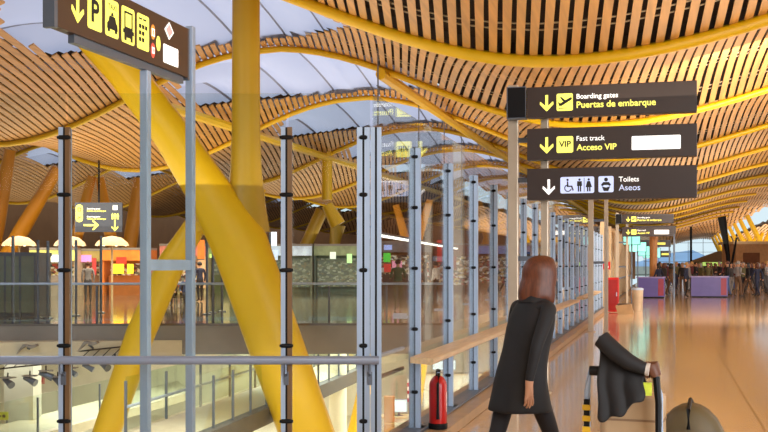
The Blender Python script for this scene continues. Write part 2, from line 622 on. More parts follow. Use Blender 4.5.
# lower hall
mb = MB(); mb.box((-70, 4, -5.3), (-2.5, 60, -5.0)); struct(mb.build('floor', M_CREAM))
a, b = G(-600, 46), G(700, 46)
mb = MB(); mb.slab([(a.x, a.y), (b.x, b.y), (b.x, b.y + .3), (a.x, a.y + .3)], -5, -0.86); struct(mb.build('wall_lower', M_CREAM))
mb = MB(); mb.box((-2.75, 12, -5), (-2.45, 60, -0.8)); struct(mb.build('wall_lower_side', M_CREAM))
mb = MB(); mb.box((-68, -16.4, -1), (32, -16, 12)); struct(mb.build('wall_back', M_WALL))
mb = MB(); mb.box((-68.4, -16, -5), (-68, 200, 12)); struct(mb.build('wall_left', M_WALL))
mb = MB(); mb.box((32, -16, -1), (32.4, 310, 9)); struct(mb.build('wall_right', M_WALL))
mb = MB(); mb.box((-68, 200, -1), (-5.5, 200.4, 12)); struct(mb.build('wall_far', M_WALL))
# kerb under the corridor partition
mb = MB()
mb.box((-2.42, 8.1, 0), (-1.925, 75, 0.10)); mb.box((-2.30, 8.1, 0.10), (-2.10, 75, 0.125), 1)
struct(mb.build('trim_1', [M_KERB, M_STEEL_D], bevel=0.01))
# far end glazing
mb = MB()
for x in range(-6, 34, 4):
    mb.box((x - .06, 306, 0), (x + .06, 306.3, 12))
for z in (2.6, 5.2, 7.8):
    mb.box((-6, 306, z - .05), (32, 306.3, z + .05))
struct(mb.build('window_%d' % (nwin + 1), M_STEEL_D))
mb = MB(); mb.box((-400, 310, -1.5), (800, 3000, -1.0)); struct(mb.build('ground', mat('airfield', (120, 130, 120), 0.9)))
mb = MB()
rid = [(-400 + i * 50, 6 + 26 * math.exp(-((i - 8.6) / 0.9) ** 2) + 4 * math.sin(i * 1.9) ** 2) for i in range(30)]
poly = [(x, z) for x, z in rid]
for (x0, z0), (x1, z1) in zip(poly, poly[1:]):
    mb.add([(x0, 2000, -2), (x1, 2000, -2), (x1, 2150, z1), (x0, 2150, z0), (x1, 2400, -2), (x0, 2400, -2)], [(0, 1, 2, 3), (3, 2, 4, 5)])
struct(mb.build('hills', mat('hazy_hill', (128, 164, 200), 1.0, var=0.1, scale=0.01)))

# ------------------------------------------------------------------ columns and struts
def strut(name, parent, pts, rad, m=None, seg=16, up=(0, 0, 1)):
    mb = MB()
    mb.sweep(pts, rad, seg, up=up)
    return mb.build(name, m or M_YELLOW, parent, world=True, smooth=True)

zc = 26.5
b0 = W(309, 445, zc - 0.6); b0.z = -5
t = thing('roof_column', 'big yellow tree column of leaning struts rising behind the glass front', 'column', W(309, 265, zc).to_tuple()[:2] + (-5.0,))
def zpt(px, py, z):
    return W(px, py, z)
up_cam = (-SN, CS, 0)
strut('strut', t, [zpt(40, -42, zc), zpt(88, 32, zc), zpt(125, 72, zc), zpt(172, 135, zc), zpt(214, 200, zc), zpt(240, 245, zc - .1), zpt(265, 315, zc - .2), zpt(309, 440, zc - .3), zpt(365, 600, zc - .4)],
      [(0.42, 0.38), (0.44, 0.4), (0.46, 0.4), (0.48, 0.4), (0.58, 0.42), (0.72, 0.45), (0.70, 0.45), (0.68, 0.45), (0.5, 0.4)], up=up_cam)
strut('strut', t, [zpt(256, 185, zc + .5), zpt(240, 215, zc + .5), zpt(196, 225, zc + .8), zpt(172, 262, zc + .8), zpt(140, 335, zc + .7), zpt(104, 440, zc + .6), zpt(50, 600, zc + .5)],
      [(0.3, 0.3), (0.32, 0.3), (0.32, 0.3), (0.36, 0.3), (0.38, 0.3), (0.36, 0.3), (0.3, 0.3)], up=up_cam)
strut('shaft', t, [zpt(246, 232, zc + .3), zpt(246, 205, zc + .3), zpt(246, 170, zc + .3), zpt(246, 130, zc + .3), zpt(246, 0, zc + .3), zpt(246, -40, zc + .3)],
      [0.62, 0.50, 0.40, 0.36, 0.35, 0.35], M_OCHRE)
zc2 = 66.0
t = thing('roof_column', 'slim distant yellow tree column with a leaning foot behind the gallery railing', 'column', G(327, zc2).to_tuple())
strut('shaft', t, [W(327, 200, zc2), W(327, 148, zc2)], 0.33, M_YELLOW)
strut('strut', t, [W(338, 225, zc2), W(331, 262, zc2), W(316, 291, zc2)], [(0.5, .4), (0.62, .4), (0.7, .4)], M_OCHRE)
strut('strut', t, [W(327, 205, zc2), W(338, 225, zc2)], [0.36, 0.5], M_YELLOW)
strut('strut', t, [W(322, 210, zc2 + 1), W(285, 291, zc2 + 1)], [0.4, 0.4], M_OCHRE)

def vcol(label, pts_list, m=M_ORANGE, r=0.42):
    base = pts_list[0][0]
    t = thing('leaning_column', label, 'column', (base[0], base[1], 0), group='orange leaning columns')
    for a, b in pts_list:
        strut('strut', t, [a, (a + b) / 2, b], [r * 0.9, r * 1.1, r * 0.8], m, 12)
vcol('orange leaning column crossing behind the information sign, thick diagonal strut', [(W(-14, 291, 60), W(58, 168, 60))])
vcol('orange column at the edge beside the lift box, upright strut', [(W(-14, 290, 62), W(10, 150, 62))])
vcol('pair of thin orange struts behind the hanging information sign', [(W(64, 288, 70), W(92, 176, 70)), (W(120, 288, 70), W(100, 178, 70))], r=0.36)
vcol('orange strut leaning over the orange bar counter', [(W(124, 289, 68), W(139, 178, 68))], r=0.42)
vcol('orange pair of struts beyond the white lamp strip', [(W(404, 284, 86), W(430, 200, 86)), (W(418, 284, 88), W(396, 205, 88))], r=0.36)
vcol('orange strut pair seen between the steel posts', [(W(470, 282, 98), W(506, 196, 98)), (W(500, 282, 98), W(478, 200, 98))], r=0.4)
vcol('orange strut pair high above the far counters', [(W(530, 281, 105), W(556, 206, 105)), (W(548, 281, 107), W(524, 206, 107))], r=0.4)

# row of struts beyond the crowd, on the window side
for i in range(9):
    y = 150 + i * 14
    bx = 14.5
    t = thing('leaning_column', 'yellow forked column beyond the crowd, %s of the window-side row' % ORD[i], 'column', (bx, y, 0), group='window-side forked columns')
    strut('strut', t, [Vector((bx, y, 0)), Vector((bx - 4.0, y - 1, 8.3))], [0.42, 0.3], M_YELLOW, 10)
    strut('strut', t, [Vector((bx, y, 0)), Vector((bx + 3.0, y + 1, 8.0))], [0.42, 0.3], M_YELLOW, 10)

# ------------------------------------------------------------------ glass partitions
PH, GH = 2.66, 2.93
def glass_post(parent, loc, rot, name='post', wide=0.09, shade_half=False, z0=0.1, clamps=(0.4, 0.98, 1.56, 2.14, 2.58)):
    T = Matrix.Translation(loc) @ Matrix.Rotation(rot, 4, 'Z')
    mb = MB()
    hw = wide / 2
    mb.box((-hw, -0.055, z0), (-0.008, -0.012, PH), 0, T)
    mb.box((0.008, -0.055, z0), (hw, -0.012, PH), 1 if shade_half else 0, T)  # brown half carries the post's shaded return in its colour
    mb.box((-0.02, -0.012, z0), (0.02, 0.09, PH), 0, T)
    mb.box((-0.008, -0.048, z0), (0.008, -0.012, PH), 2, T)
    mb.box((-hw - .02, -0.08, z0 - .03), (hw + .02, 0.12, z0), 0, T)
    o = mb.build(name, [M_STEEL, M_SHADE_REFL, M_BLACK], parent, world=True)
    for z in clamps:
        mc = MB()
        c = T @ Vector((0, -0.056, z))
        d = (T.to_3x3() @ Vector((1, 0, 0)))
        e = hw * 0.62 + (0.026 if shade_half else 0)
        mc.sweep([c - d * e, c - d * e * .6, c + d * e * .6, c + d * e], [.010, .017, .017, .010], 10)
        co = mc.build('clamp', M_BLACK, parent, world=True)
        co.parent = o
    return o

FZ = 8.12
front = thing('glass_screen', 'glass front screen facing the void with slim posts and grey tube handrail', 'glass partition', G(287, FZ).to_tuple(), YAW)
fx = lambda px: (px - 384) / FPX * FZ - (287 - 384) / FPX * FZ     # local x along the front
posts_px = (-155, 66, 287)
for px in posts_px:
    glass_post(front, G(px, FZ), YAW, shade_half=True, wide=0.085, z0=0.03)
glass_post(front, G(363.5, FZ), YAW, 'corner_post', wide=0.10, z0=0.03)
glass_post(front, G(376, FZ), YAW, 'corner_post', wide=0.085, z0=0.03, clamps=())
edges = [fx(-330), fx(-158), fx(63), fx(284.6), fx(357)]
edges2 = [fx(-152), fx(69), fx(289.5), fx(369)]
for (x0, x1) in ((fx(-330), fx(-156.5)), (fx(-153.5), fx(64.5)), (fx(67.5), fx(285.5)), (fx(288.5), fx(370))):
    mb = MB(); mb.box((x0, 0.02, 0.05), (x1, 0.032, GH))
    mb.build('glass_pane', M_GLASS, front)
mb = MB()
mb.sweep([(fx(-330), -0.13, 0.875), (fx(379), -0.13, 0.875)], 0.033, 14)
rail = mb.build('handrail', mat('painted_rail', (142, 152, 172), 0.35, 0.3, var=0.05), front, smooth=True)
for px in (-155, 66, 287, 370):
    mb = MB()
    x = fx(px)
    mb.sweep([(x, -0.13, 0.845), (x, -0.13, 0.78), (x, -0.03, 0.74)], 0.012, 8)
    mb.box((x - .018, -0.07, 0.68), (x + .018, -0.05, 0.78))
    mb.build('bracket', M_STEEL_D, rail)
mb = MB(); mb.box((fx(-330), -0.1, 0.0), (fx(380), 0.12, 0.05)); mb.build('base_channel', M_STEEL_D, front)

XW = -2.2
side = thing('glass_screen', 'long glass screen beside the polished floor, steel posts, wooden leaning rail', 'glass partition', (XW, 8.0, 0))
YS = 9.31
NP = 20
for i in range(NP):
    glass_post(side, Vector((XW, YS + 1.5 * i, 0)), 0.0, wide=0.105, z0=0.125, clamps=(0.45, 1.02, 1.57, 2.12, 2.58))
for i in range(-1, NP - 1):
    y0 = YS + 1.5 * i
    mb = MB(); mb.box((XW - 0.006, y0 + 0.012 + (0.05 if i < 0 else 0), 0.12), (XW + 0.006, y0 + 1.488, GH))
    mb.build('glass_pane', M_GLASS, side, world=True)
rx0, rx1, rz = -2.13, -1.925, 0.80
for ya, yb in ((8.8, 24.6), (26.2, 33.0)):
    mb = MB()
    prof = [(rx0, rz - .045), (rx1 - .02, rz - .06), (rx1, rz - .045), (rx1, rz - .01), (rx1 - .02, rz), (rx0, rz + .005)]
    n = len(prof)
    mb.add([(x, ya, z) for x, z in prof] + [(x, yb, z) for x, z in prof], [tuple(range(n)), tuple(range(2 * n - 1, n - 1, -1))] + [(i, (i + 1) % n, (i + 1) % n + n, i + n) for i in range(n)])
    o = mb.build('leaning_rail', M_WOODRAIL, side, world=True)
    mb = MB()
    mb.box((rx0 - .02, ya - .02, rz - .085), (rx1, ya, rz + .006))
    mb.build('end_plate', M_STEEL, o, world=True)
    y = ya + 0.31
    while y < yb:
        mb = MB()
        mb.box((XW + .02, y - .01, rz - .10), (rx1 - .06, y + .01, rz - .05))
        mb.build('bracket', M_STEEL, o, world=True)
        y += 3.0
for z, m in ((0.66, M_SHADE_REFL), (0.84, M_STEEL)):  # tubes added in place of the handrail's reflection in the glass
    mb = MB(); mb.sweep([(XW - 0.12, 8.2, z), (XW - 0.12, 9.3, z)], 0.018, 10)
    mb.build('rail_reflection_tube', m, side, world=True, smooth=True)

# panelled continuation further along
pan = thing('panel_partition', 'pale grey panelled partition continuing past the glass screen with bright steel posts', 'partition', (XW, 38.0, 0))
for i in range(12):
    y0 = 38.0 + i * 2.6
    mb = MB(); mb.box((XW - .1, y0, 0.1), (XW - .02, y0 + 2.55, 3.0)); mb.build('panel', mat('panel_grey', (168, 160, 146), 0.35, var=0.06), pan, world=True)
    mb = MB(); mb.box((XW - .05, y0 - .06, 0.1), (XW + .08, y0 + .06, 3.15)); mb.build('post', M_WOODRAIL, pan, world=True)
    mb = MB(); mb.box((XW - .02, y0, 0.95), (XW + .12, y0 + 2.5, 1.0)); mb.build('rail', M_STEEL, pan, world=True)

# ------------------------------------------------------------------ pictograms
def picto_plane(mb, x, z, s):
    mb.prism([(x + .10 * s, z + .30 * s), (x + .30 * s, z + .28 * s), (x + .92 * s, z + .66 * s), (x + .96 * s, z + .78 * s), (x + .84 * s, z + .80 * s), (x + .22 * s, z + .44 * s)], -.006, -.003)
    mb.prism([(x + .40 * s, z + .56 * s), (x + .55 * s, z + .62 * s), (x + .30 * s, z + .84 * s), (x + .20 * s, z + .82 * s)], -.0062, -.003)
    mb.prism([(x + .08 * s, z + .50 * s), (x + .16 * s, z + .52 * s), (x + .26 * s, z + .36 * s), (x + .16 * s, z + .34 * s)], -.0064, -.003)
    mb.prism([(x + .10 * s, z + .12 * s), (x + .62 * s, z + .12 * s), (x + .62 * s, z + .16 * s), (x + .10 * s, z + .16 * s)], -.006, -.003)

def picto_person(mb, cx, z, h, woman=False):
    mb.prism(disc(cx, z + h * .90, h * .085), -.006, -.003)
    if woman:
        mb.prism([(cx - .10 * h, z + .78 * h), (cx - .24 * h, z + .32 * h), (cx + .24 * h, z + .32 * h), (cx + .10 * h, z + .78 * h)], -.006, -.003)
    else:
        mb.prism([(cx - .17 * h, z + .78 * h), (cx - .19 * h, z + .42 * h), (cx + .19 * h, z + .42 * h), (cx + .17 * h, z + .78 * h)], -.006, -.003)
    for sx_ in (-1, 1):
        mb.prism([(cx + sx_ * .08 * h - .05 * h, z), (cx + sx_ * .08 * h + .05 * h, z), (cx + sx_ * .08 * h + .05 * h, z + .45 * h), (cx + sx_ * .08 * h - .05 * h, z + .45 * h)], -.0065, -.003)

def ring(mb, cx, cz, r, w, a0, a1, n=14):
    for i in range(n):
        p, q = a0 + (a1 - a0) * i / n, a0 + (a1 - a0) * (i + 1) / n
        mb.prism([(cx + (r - w) * math.cos(p), cz + (r - w) * math.sin(p)), (cx + r * math.cos(p), cz + r * math.sin(p)), (cx + r * math.cos(q), cz + r * math.sin(q)), (cx + (r - w) * math.cos(q), cz + (r - w) * math.sin(q))], -.006, -.003)

def picto_wheelchair(mb, cx, z, h):
    mb.prism(disc(cx - .05 * h, z + h * .90, h * .085), -.006, -.003)
    mb.prism([(cx - .10 * h, z + .78 * h), (cx - .10 * h, z + .36 * h), (cx + .22 * h, z + .36 * h), (cx + .32 * h, z + .08 * h), (cx + .42 * h, z + .10 * h), (cx + .30 * h, z + .46 * h), (cx + .02 * h, z + .46 * h), (cx + .0 * h, z + .78 * h)], -.006, -.003)
    ring(mb, cx - .02 * h, z + .27 * h, .28 * h, .07 * h, PI * .62, PI * 1.92)

def picto_baby(mb, cx, z, h):
    mb.prism(disc(cx, z + h * .84, h * .14), -.006, -.003)
    mb.prism([(cx - .20 * h, z + .66 * h), (cx - .36 * h, z + .46 * h), (cx - .28 * h, z + .36 * h), (cx - .14 * h, z + .44 * h), (cx + .14 * h, z + .44 * h), (cx + .28 * h, z + .36 * h), (cx + .36 * h, z + .46 * h), (cx + .20 * h, z + .66 * h)], -.006, -.003)
    mb.prism([(cx - .30 * h, z + .34 * h), (cx, z + .26 * h), (cx + .30 * h, z + .34 * h), (cx + .16 * h, z), (cx - .16 * h, z)], -.006, -.003)

def picto_car(mb, x, z, w):
    mb.prism([(x, z + .14 * w), (x + .02 * w, z + .42 * w), (x + .14 * w, z + .50 * w), (x + .24 * w, z + .78 * w), (x + .76 * w, z + .78 * w), (x + .86 * w, z + .50 * w), (x + .98 * w, z + .42 * w), (x + w, z + .14 * w)], -.006, -.003)
    for a in (.06, .74):
        mb.prism([(x + a * w, z), (x + (a + .2) * w, z), (x + (a + .2) * w, z + .16 * w), (x + a * w, z + .16 * w)], -.006, -.003)
    mb.prism([(x + .38 * w, z + .80 * w), (x + .62 * w, z + .80 * w), (x + .55 * w, z + .96 * w), (x + .45 * w, z + .96 * w)], -.006, -.003)

def frame_lines(mb, x0, z0, x1, z1, t):
    for a, b in (((x0, z0), (x1, z0 + t)), ((x0, z1 - t), (x1, z1)), ((x0, z0), (x0 + t, z1)), ((x1 - t, z0), (x1, z1))):
        mb.prism([(a[0], a[1]), (b[0], a[1]), (b[0], b[1]), (a[0], b[1])], -.006, -.003)

# ------------------------------------------------------------------ sign boards on posts
def board(parent, z0, h, w, m=M_SIGN, x0=0.0, th=0.14):
    mb = MB(); mb.box((x0, 0.0, z0), (x0 + w, th, z0 + h))
    o = mb.build('sign_board', m, parent, bevel=0.004)
    return o

def lit(name, poly, m, parent, y0=-0.003):
    mb = MB(); mb.prism(poly, y0, 0.001)
    return mb.build(name, m, parent)

def post_tube(parent, x, y, z0, z1, w=0.1, name='post', m=None):
    mb = MB()
    mb.box((x - w / 2, y - w / 2, z0), (x + w / 2, y + w / 2, z1))
    mb.box((x - w * .9, y - w * .9, z0), (x + w * .9, y + w * .9, z0 + .02))
    return mb.build(name, m or mat('beige_steel', (196, 180, 158), 0.35, 0.4, var=0.06), parent, bevel=0.008)

def sign_gantry(label, loc, scale_text=True, full=True, third=True):
    t = thing('sign_gantry', label, 'sign', loc)
    post_tube(t, -0.20, 0.24, 0.0, 3.85, 0.125)
    post_tube(t, 0.19, 0.24, 0.0, 3.55, 0.09)
    for z in (1.68, 2.66, 3.16):
        mb = MB(); mb.box((-0.20, 0.215, z - .03), (0.19, 0.265, z + .03)); mb.build('crossbar', M_STEEL_D, t)
    mb = MB(); mb.box((-0.25, -0.02, 3.40), (-0.012, 0.14, 3.79)); mb.box((-0.235, -0.024, 3.412), (-0.02, -0.02, 3.778), 1)
    mb.build('end_box', [M_STEEL_D, M_BLACK], t)
    b1 = board(t, 3.405, 0.372, 2.0)
    mb = MB(); down_arrow(mb, 0.24, 3.575, 0.165, 0.20); mb.build('arrow', M_YLIT, b1)
    lit('pictogram_panel', rrect(0.36, 3.475, 0.555, 3.685), M_YLIT, b1)
    mb = MB(); picto_plane(mb, 0.36, 3.48, 0.195); mb.build('pictogram', M_INK, b1)
    text('lettering', 'Boarding gates', 0.49, 0.60, 3.615, M_WLIT, b1, bold=0.008)
    text('lettering', 'Puertas de embarque', 0.93, 0.60, 3.505, M_YLIT, b1, bold=0.022)
    b2 = board(t, 2.885, 0.385, 2.0)
    mb = MB(); down_arrow(mb, 0.24, 3.06, 0.165, 0.20); mb.build('arrow', M_YLIT, b2)
    lit('pictogram_panel', rrect(0.36, 2.965, 0.56, 3.165), M_YLIT, b2)
    text('lettering', 'VIP', 0.145, 0.388, 3.035, M_INK, b2, y=-0.006, bold=0.02)
    text('lettering', 'Fast track', 0.335, 0.60, 3.105, M_WLIT, b2, bold=0.008)
    text('lettering', 'Acceso VIP', 0.475, 0.60, 2.99, M_YLIT, b2, bold=0.022)
    lit('blank_panel', rrect(1.25, 2.975, 1.815, 3.14, 0.012), M_WLIT, b2)
    if third:
        b3 = board(t, 2.395, 0.385, 2.0)
        mb = MB(); down_arrow(mb, 0.265, 2.55, 0.15, 0.19); mb.build('arrow', M_WLIT, b3)
        lit('pictogram_panel', rrect(0.405, 2.47, 0.81, 2.67), M_BLIT, b3)
        mb = MB()
        picto_wheelchair(mb, 0.50, 2.49, 0.16); picto_person(mb, 0.635, 2.49, 0.16); picto_person(mb, 0.745, 2.49, 0.16, True)
        mb.prism([(0.688, 2.485), (0.694, 2.485), (0.694, 2.655), (0.688, 2.655)], -.006, -.003)
        mb.build('pictogram', M_INK, b3)
        lit('pictogram_panel', rrect(0.86, 2.475, 1.04, 2.67), M_BLIT, b3)
        mb = MB(); picto_baby(mb, 0.95, 2.49, 0.165); mb.build('pictogram', M_INK, b3)
        text('lettering', 'Toilets', 0.235, 1.10, 2.60, M_WLIT, b3, bold=0.008)
        text('lettering', 'Aseos', 0.25, 1.10, 2.495, M_BLIT, b3, bold=0.008)
    return t

sign_gantry('three dark sign boards stacked on two posts, reading Boarding gates, Fast track and Toilets', (-1.647, 12.9, 0.0))
# far gantry of the same design
pz = W(622, 265, 42)
sign_gantry('small far pair of dark sign boards seen just below the big toilets sign', (pz.x, pz.y, -0.15), third=False)
# bare posts pair between them
t = thing('sign_posts', 'pair of bare beige posts tied by a crossbar beside the red cabinet', 'post', G(598, 25.0).to_tuple())
for px, w in ((591, 0.12), (606, 0.09)):
    post_tube(t, (px - 598) / FPX * 25, 0.0, 0, 3.7, w)
for z in (1.66, 2.66):
    mb = MB(); mb.box((-0.17, -0.02, z - .03), (0.19, 0.02, z + .03)); mb.build('crossbar', M_STEEL_D, t)
# more distant little sign boards and cyan departure screens
for i, (px, py, zz, w, h) in enumerate(((634, 230, 52, 2.0, .4), (640, 243.5, 60, 1.7, .4), (646, 254, 66, 1.5, .4))):
    p = W(px, py, zz)
    t = thing('hanging_sign', 'far dark direction sign with yellow strip, %s in depth behind the pair of boards' % ORD[i], 'sign', (p.x, p.y, p.z), group='far direction signs')
    o = board(t, -h / 2, h, w)
    lit('pictogram_panel', rrect(0.62, -.11, 0.86, .11), M_YLIT, o)
    mb = MB(); mb.box((0.95, -.004, -.07), (1.4, .0, .05)); mb.build('lettering', M_YLIT, o)
    mb = MB(); mb.box((w - .12, .05, -p.z), (w - .04, .1, h / 2)); mb.build('post', M_STEEL_D, t)
M_CYAN = mat('cyan_screen', (150, 236, 222), 0.4, var=0.25, scale=5, emit=1.1)
for i, (px, py, zz) in enumerate(((623, 237, 43.4), (629, 244, 50), (637, 248, 56), (643, 250, 62))):
    p = W(px, py + 8, zz)
    t = thing('departure_screen', 'glowing cyan departure screen under the far signs, %s of the row' % ORD[i], 'screen', (p.x, p.y, p.z), group='cyan departure screens')
    w, h = 17 * zz / FPX, 10 * zz / FPX
    mb = MB(); mb.box((0, 0, 0), (w, .1, h)); o = mb.build('case', M_BLACK, t)
    lit('screen', rrect(.02, .02, w * .48, h - .02, .01), M_CYAN, t)
    lit('screen', rrect(w * .52, .02, w - .02, h - .02, .01), M_CYAN, t)
    mb = MB(); mb.box((w / 2 - .03, .03, -p.z), (w / 2 + .03, .08, 0)); mb.build('post', M_STEEL_D, t)

# sign over the void, parallel to the corridor
XS = -4.03
ys0, ys1 = on_x(57, XS), on_x(188, XS)
t = thing('sign_gantry', 'brown sign board on two steel posts with parking, taxi and bus pictograms', 'sign', (XS, ys0, 0.0), PI / 2)
zb, hb = 3.235, 0.43
o = board(t, zb, hb, ys1 - ys0, M_SIGNBR, th=0.08)
lx = lambda px: on_x(px, XS) - ys0
zm = zb + hb / 2
mb = MB(); down_arrow(mb, lx(77.5), zm + .03, 0.16, 0.33); mb.build('arrow', M_YLIT, o)
pan_px = ((87.5, 101.5), (105.2, 118.2), (121.5, 134.2), (137, 148.7))
for i, (a, b) in enumerate(pan_px):
    lit('pictogram_panel', rrect(lx(a), zm - .135, lx(b), zm + .145, .02), M_YLIT, o)
text('lettering', 'P', 0.11, lx(90.8), zm - .075, M_INK, o, y=-0.006, bold=0.03)
mb = MB(); w = lx(117) - lx(106.6); picto_car(mb, lx(106.6), zm - .10, w); mb.build('pictogram', M_INK, o)
text('lettering', 'TAXI', w * .8, lx(107.5), zm + .07, M_INK, o, y=-0.006)
mb = MB(); xa, xb = lx(124), lx(132)
frame_lines(mb, xa, zm - .09, xb, zm + .11, .014)
mb.prism([(xa, zm - .09), (xb, zm - .09), (xb, zm - .01), (xa, zm - .01)], -.0062, -.003)
mb.prism([(xa - .02, zm - .06), (xb + .02, zm - .06), (xb + .02, zm - .03), (xa - .02, zm - .03)], -.0064, -.003)
for x in (xa, xb - .03):
    mb.prism([(x, zm - .115), (x + .03, zm - .115), (x + .03, zm - .09), (x, zm - .09)], -.006, -.003)
mb.build('pictogram', M_INK, o)
mb = MB(); xa = lx(138.6)
for r in range(3):
    for c in range(2 + (r < 1)):
        mb.prism(rrect(xa + c * .05, zm + .03 - r * .052, xa + c * .05 + .034, zm + .062 - r * .052, .006), -.006, -.003)
for c in range(2):
    mb.prism([(xa + c * .07, zm + .10), (xa + .05 + c * .07, zm + .10), (xa + .05 + c * .07, zm + .112), (xa + c * .07, zm + .112)], -.006, -.003)
mb.build('pictogram', M_INK, o)
M_OR = mat('lit_orange', (236, 150, 60), 0.5, var=0, emit=0.5)
M_RD = mat('lit_red', (226, 90, 70), 0.5, var=0, emit=0.5)
M_PK = mat('lit_pink', (236, 176, 170), 0.5, var=0, emit=0.5)
lit('badge', disc(lx(152.8), zm + .045, .036, .062), M_OR, o)
lit('badge', disc(lx(152.8), zm - .105, .036, .062), M_RD, o)
lit('badge', disc(lx(158.2), zm - .03, .036, .062), M_YLIT, o)
mb = MB(); frame_lines(mb, lx(151.6), zm + .01, lx(154), zm + .07, .008); frame_lines(mb, lx(151.8), zm - .13, lx(153.8), zm - .08, .008); mb.build('badge_mark', M_WLIT, o)
cx = lx(169)
lit('diamond_panel', [(cx, zm + .04), (cx + .085, zm + .115), (cx, zm + .19), (cx - .085, zm + .115)], M_WLIT, o)
lit('diamond_panel', [(cx, zm + .06), (cx + .06, zm + .115), (cx, zm + .17), (cx - .06, zm + .115)], M_PK, o, y0=-0.005)
lit('blank_panel', rrect(lx(163.2), zm - .165, lx(178), zm - .01, .012), M_WLIT, o)
L = ys1 - ys0
mb = MB(); mb.box((-0.04, -.005, zb - .01), (0, .085, zb + hb + .02)); mb.build('end_cap', M_STEEL_D, t)
mb = MB(); mb.box((0.25, .02, zb - .06), (L - .05, .07, zb)); mb.build('under_channel', M_STEEL_D, t)
mb = MB(); mb.box((L, .0, zb - .02), (L + .03, .08, zb + hb)); mb.build('end_cap', M_STEEL_D, t)
for px, top in ((145.5, zb - .06), (190.5, zb + hb + .05)):
    post_tube(t, on_x(px, XS - .045) - ys0, 0.045, 0.0, top, 0.07, m=M_STEEL)
mb = MB(); mb.box((on_x(145.5, XS - .045) - ys0, .025, 1.555), (on_x(190.5, XS - .045) - ys0, .065, 1.645)); mb.build('crossbar', M_STEEL, t)

# hanging information sign over the gallery
p = W(75, 232, 54)
t = thing('hanging_sign', 'hanging slate blue information sign with yellow arrows and two lines of text', 'sign', (p.x, p.y, p.z), YAW)
w, h = 47 * 40 / FPX, 29.5 * 40 / FPX
t.scale = (1.35, 1.35, 1.35)
mb = MB(); mb.box((0, 0, 0), (w, .12, h)); o = mb.build('sign_board', mat('slate_blue', (58, 66, 84), 0.4, var=0.05), t)
lit('pictogram_panel', rrect(.03, .38, .30, h - .08, .12), M_YLIT, o)
mb = MB(); frame_lines(mb, .10, .78, .23, .93, .03); picto_plane(mb, .07, .45, .18); mb.build('pictogram', M_INK, o)
for z in (.86, .56):
    text('lettering', 'Boarding gates', .50, .46, z, M_WLIT, o, bold=.01)
    text('lettering', 'Puertas de embarque', .72, .46, z - .085, M_YLIT, o, bold=.02)
mb = MB(); down_arrow(mb, .62, .26, .36, .58, ang=PI / 2); down_arrow(mb, 1.52, .24, .26, .42); mb.build('arrow', M_YLIT, o)
mb = MB(); picto_person(mb, 1.43, .48, .24); picto_person(mb, 1.53, .48, .24); picto_person(mb, 1.63, .48, .24); mb.build('pictogram', M_YLIT, o)
lit('pictogram_panel', rrect(1.44, .84, 1.62, 1.02, .02), M_WLIT, o)
zr = p.z + (froof(p.x + .8) - p.z) / 1.35
mb = MB(); mb.box((w / 2 - .03, .03, h), (w / 2 + .03, .09, zr - p.z + .3)); mb.build('hanger', M_BLACK, t)

# ------------------------------------------------------------------ gallery balustrade and lower hall
def balustrade(label, pts, z, h, nposts, rail=True, kerb=None, postw=0.05, thing_name='balustrade', m_glass=None, fr=None):
    a, b = Vector((pts[0].x, pts[0].y, z)), Vector((pts[-1].x, pts[-1].y, z))
    t = thing(thing_name, label, 'railing', a.to_tuple())
    for p0, p1 in zip(pts, pts[1:]):
        d = (Vector((p1.x, p1.y, 0)) - Vector((p0.x, p0.y, 0)))
        n = Vector((-d.y, d.x, 0)).normalized()
        q0, q1 = Vector((p0.x, p0.y, 0)), Vector((p1.x, p1.y, 0))
        mb = MB()
        mb.slab([(q0 + n * .006).to_tuple()[:2], (q0 - n * .006).to_tuple()[:2], (q1 - n * .006).to_tuple()[:2], (q1 + n * .006).to_tuple()[:2]], z + .05, z + h)
        mb.build('glass_pane', m_glass or M_GLASS2, t, world=True)
        if rail:
            mb = MB(); mb.sweep([(p0.x, p0.y, z + rail), (p1.x, p1.y, z + rail)], 0.035, 8); mb.build('handrail', M_STEEL, t, world=True, smooth=True)
        if kerb:
            kh, kw = kerb
            mb = MB(); mb.slab([(q0 + n * kw).to_tuple()[:2], (q0 - n * kw).to_tuple()[:2], (q1 - n * kw).to_tuple()[:2], (q1 + n * kw).to_tuple()[:2]], z - kh, z + .06)
            mb.build('kerb', mat('kerb_dark', (74, 74, 76), 0.5), t, world=True)
    tot = sum((p1 - p0).length for p0, p1 in zip(pts, pts[1:]))
    for i in range(nposts):
        s = tot * i / max(1, nposts - 1)
        for p0, p1 in zip(pts, pts[1:]):
            l = (p1 - p0).length
            if s <= l + 1e-6:
                q = p0 + (p1 - p0) * (s / l)
                break
            s -= l
        mb = MB(); mb.box((q.x - postw / 2, q.y - postw / 2, z), (q.x + postw / 2, q.y + postw / 2, z + h * .93))
        mb.build('post', M_STEEL_D, t, world=True)
    return t
gi = [G(-200, GZ - 0.35, 0), G(20, GZ - 0.05, 0), G(444, GZ + .3, 0)]
balustrade('glass balustrade with a steel handrail along the gallery edge behind the void', gi, 0.0, 1.1, 12, rail=1.08)
k1, k2 = G(192, 21.6, -2.0), G(372, 38.2, -2.0)
off = Vector((-1.9, 0.5, 0))
mb = MB(); mb.slab([(k1.x, k1.y), (k2.x, k2.y), (k2.x + off.x, k2.y + off.y), (k1.x + off.x, k1.y + off.y)], -2.35, -2.05)
struct(mb.build('floor', mat('walkway_concrete', (196, 186, 160), 0.5, var=0.08)))
balustrade('glass balustrade with a dark kerb on the lower walkway, slanting behind the yellow struts', [k1 + Vector((0, 0, 0)), k2], -2.0, 1.3, 15, rail=False, kerb=(0.35, 0.14))
f1, f2 = k1 + off * .93, k2 + off * .93
balustrade('low glass balustrade on the back edge of the lower walkway with a grey rail', [f1, f2], -2.0, 1.2, 9, rail=.55)
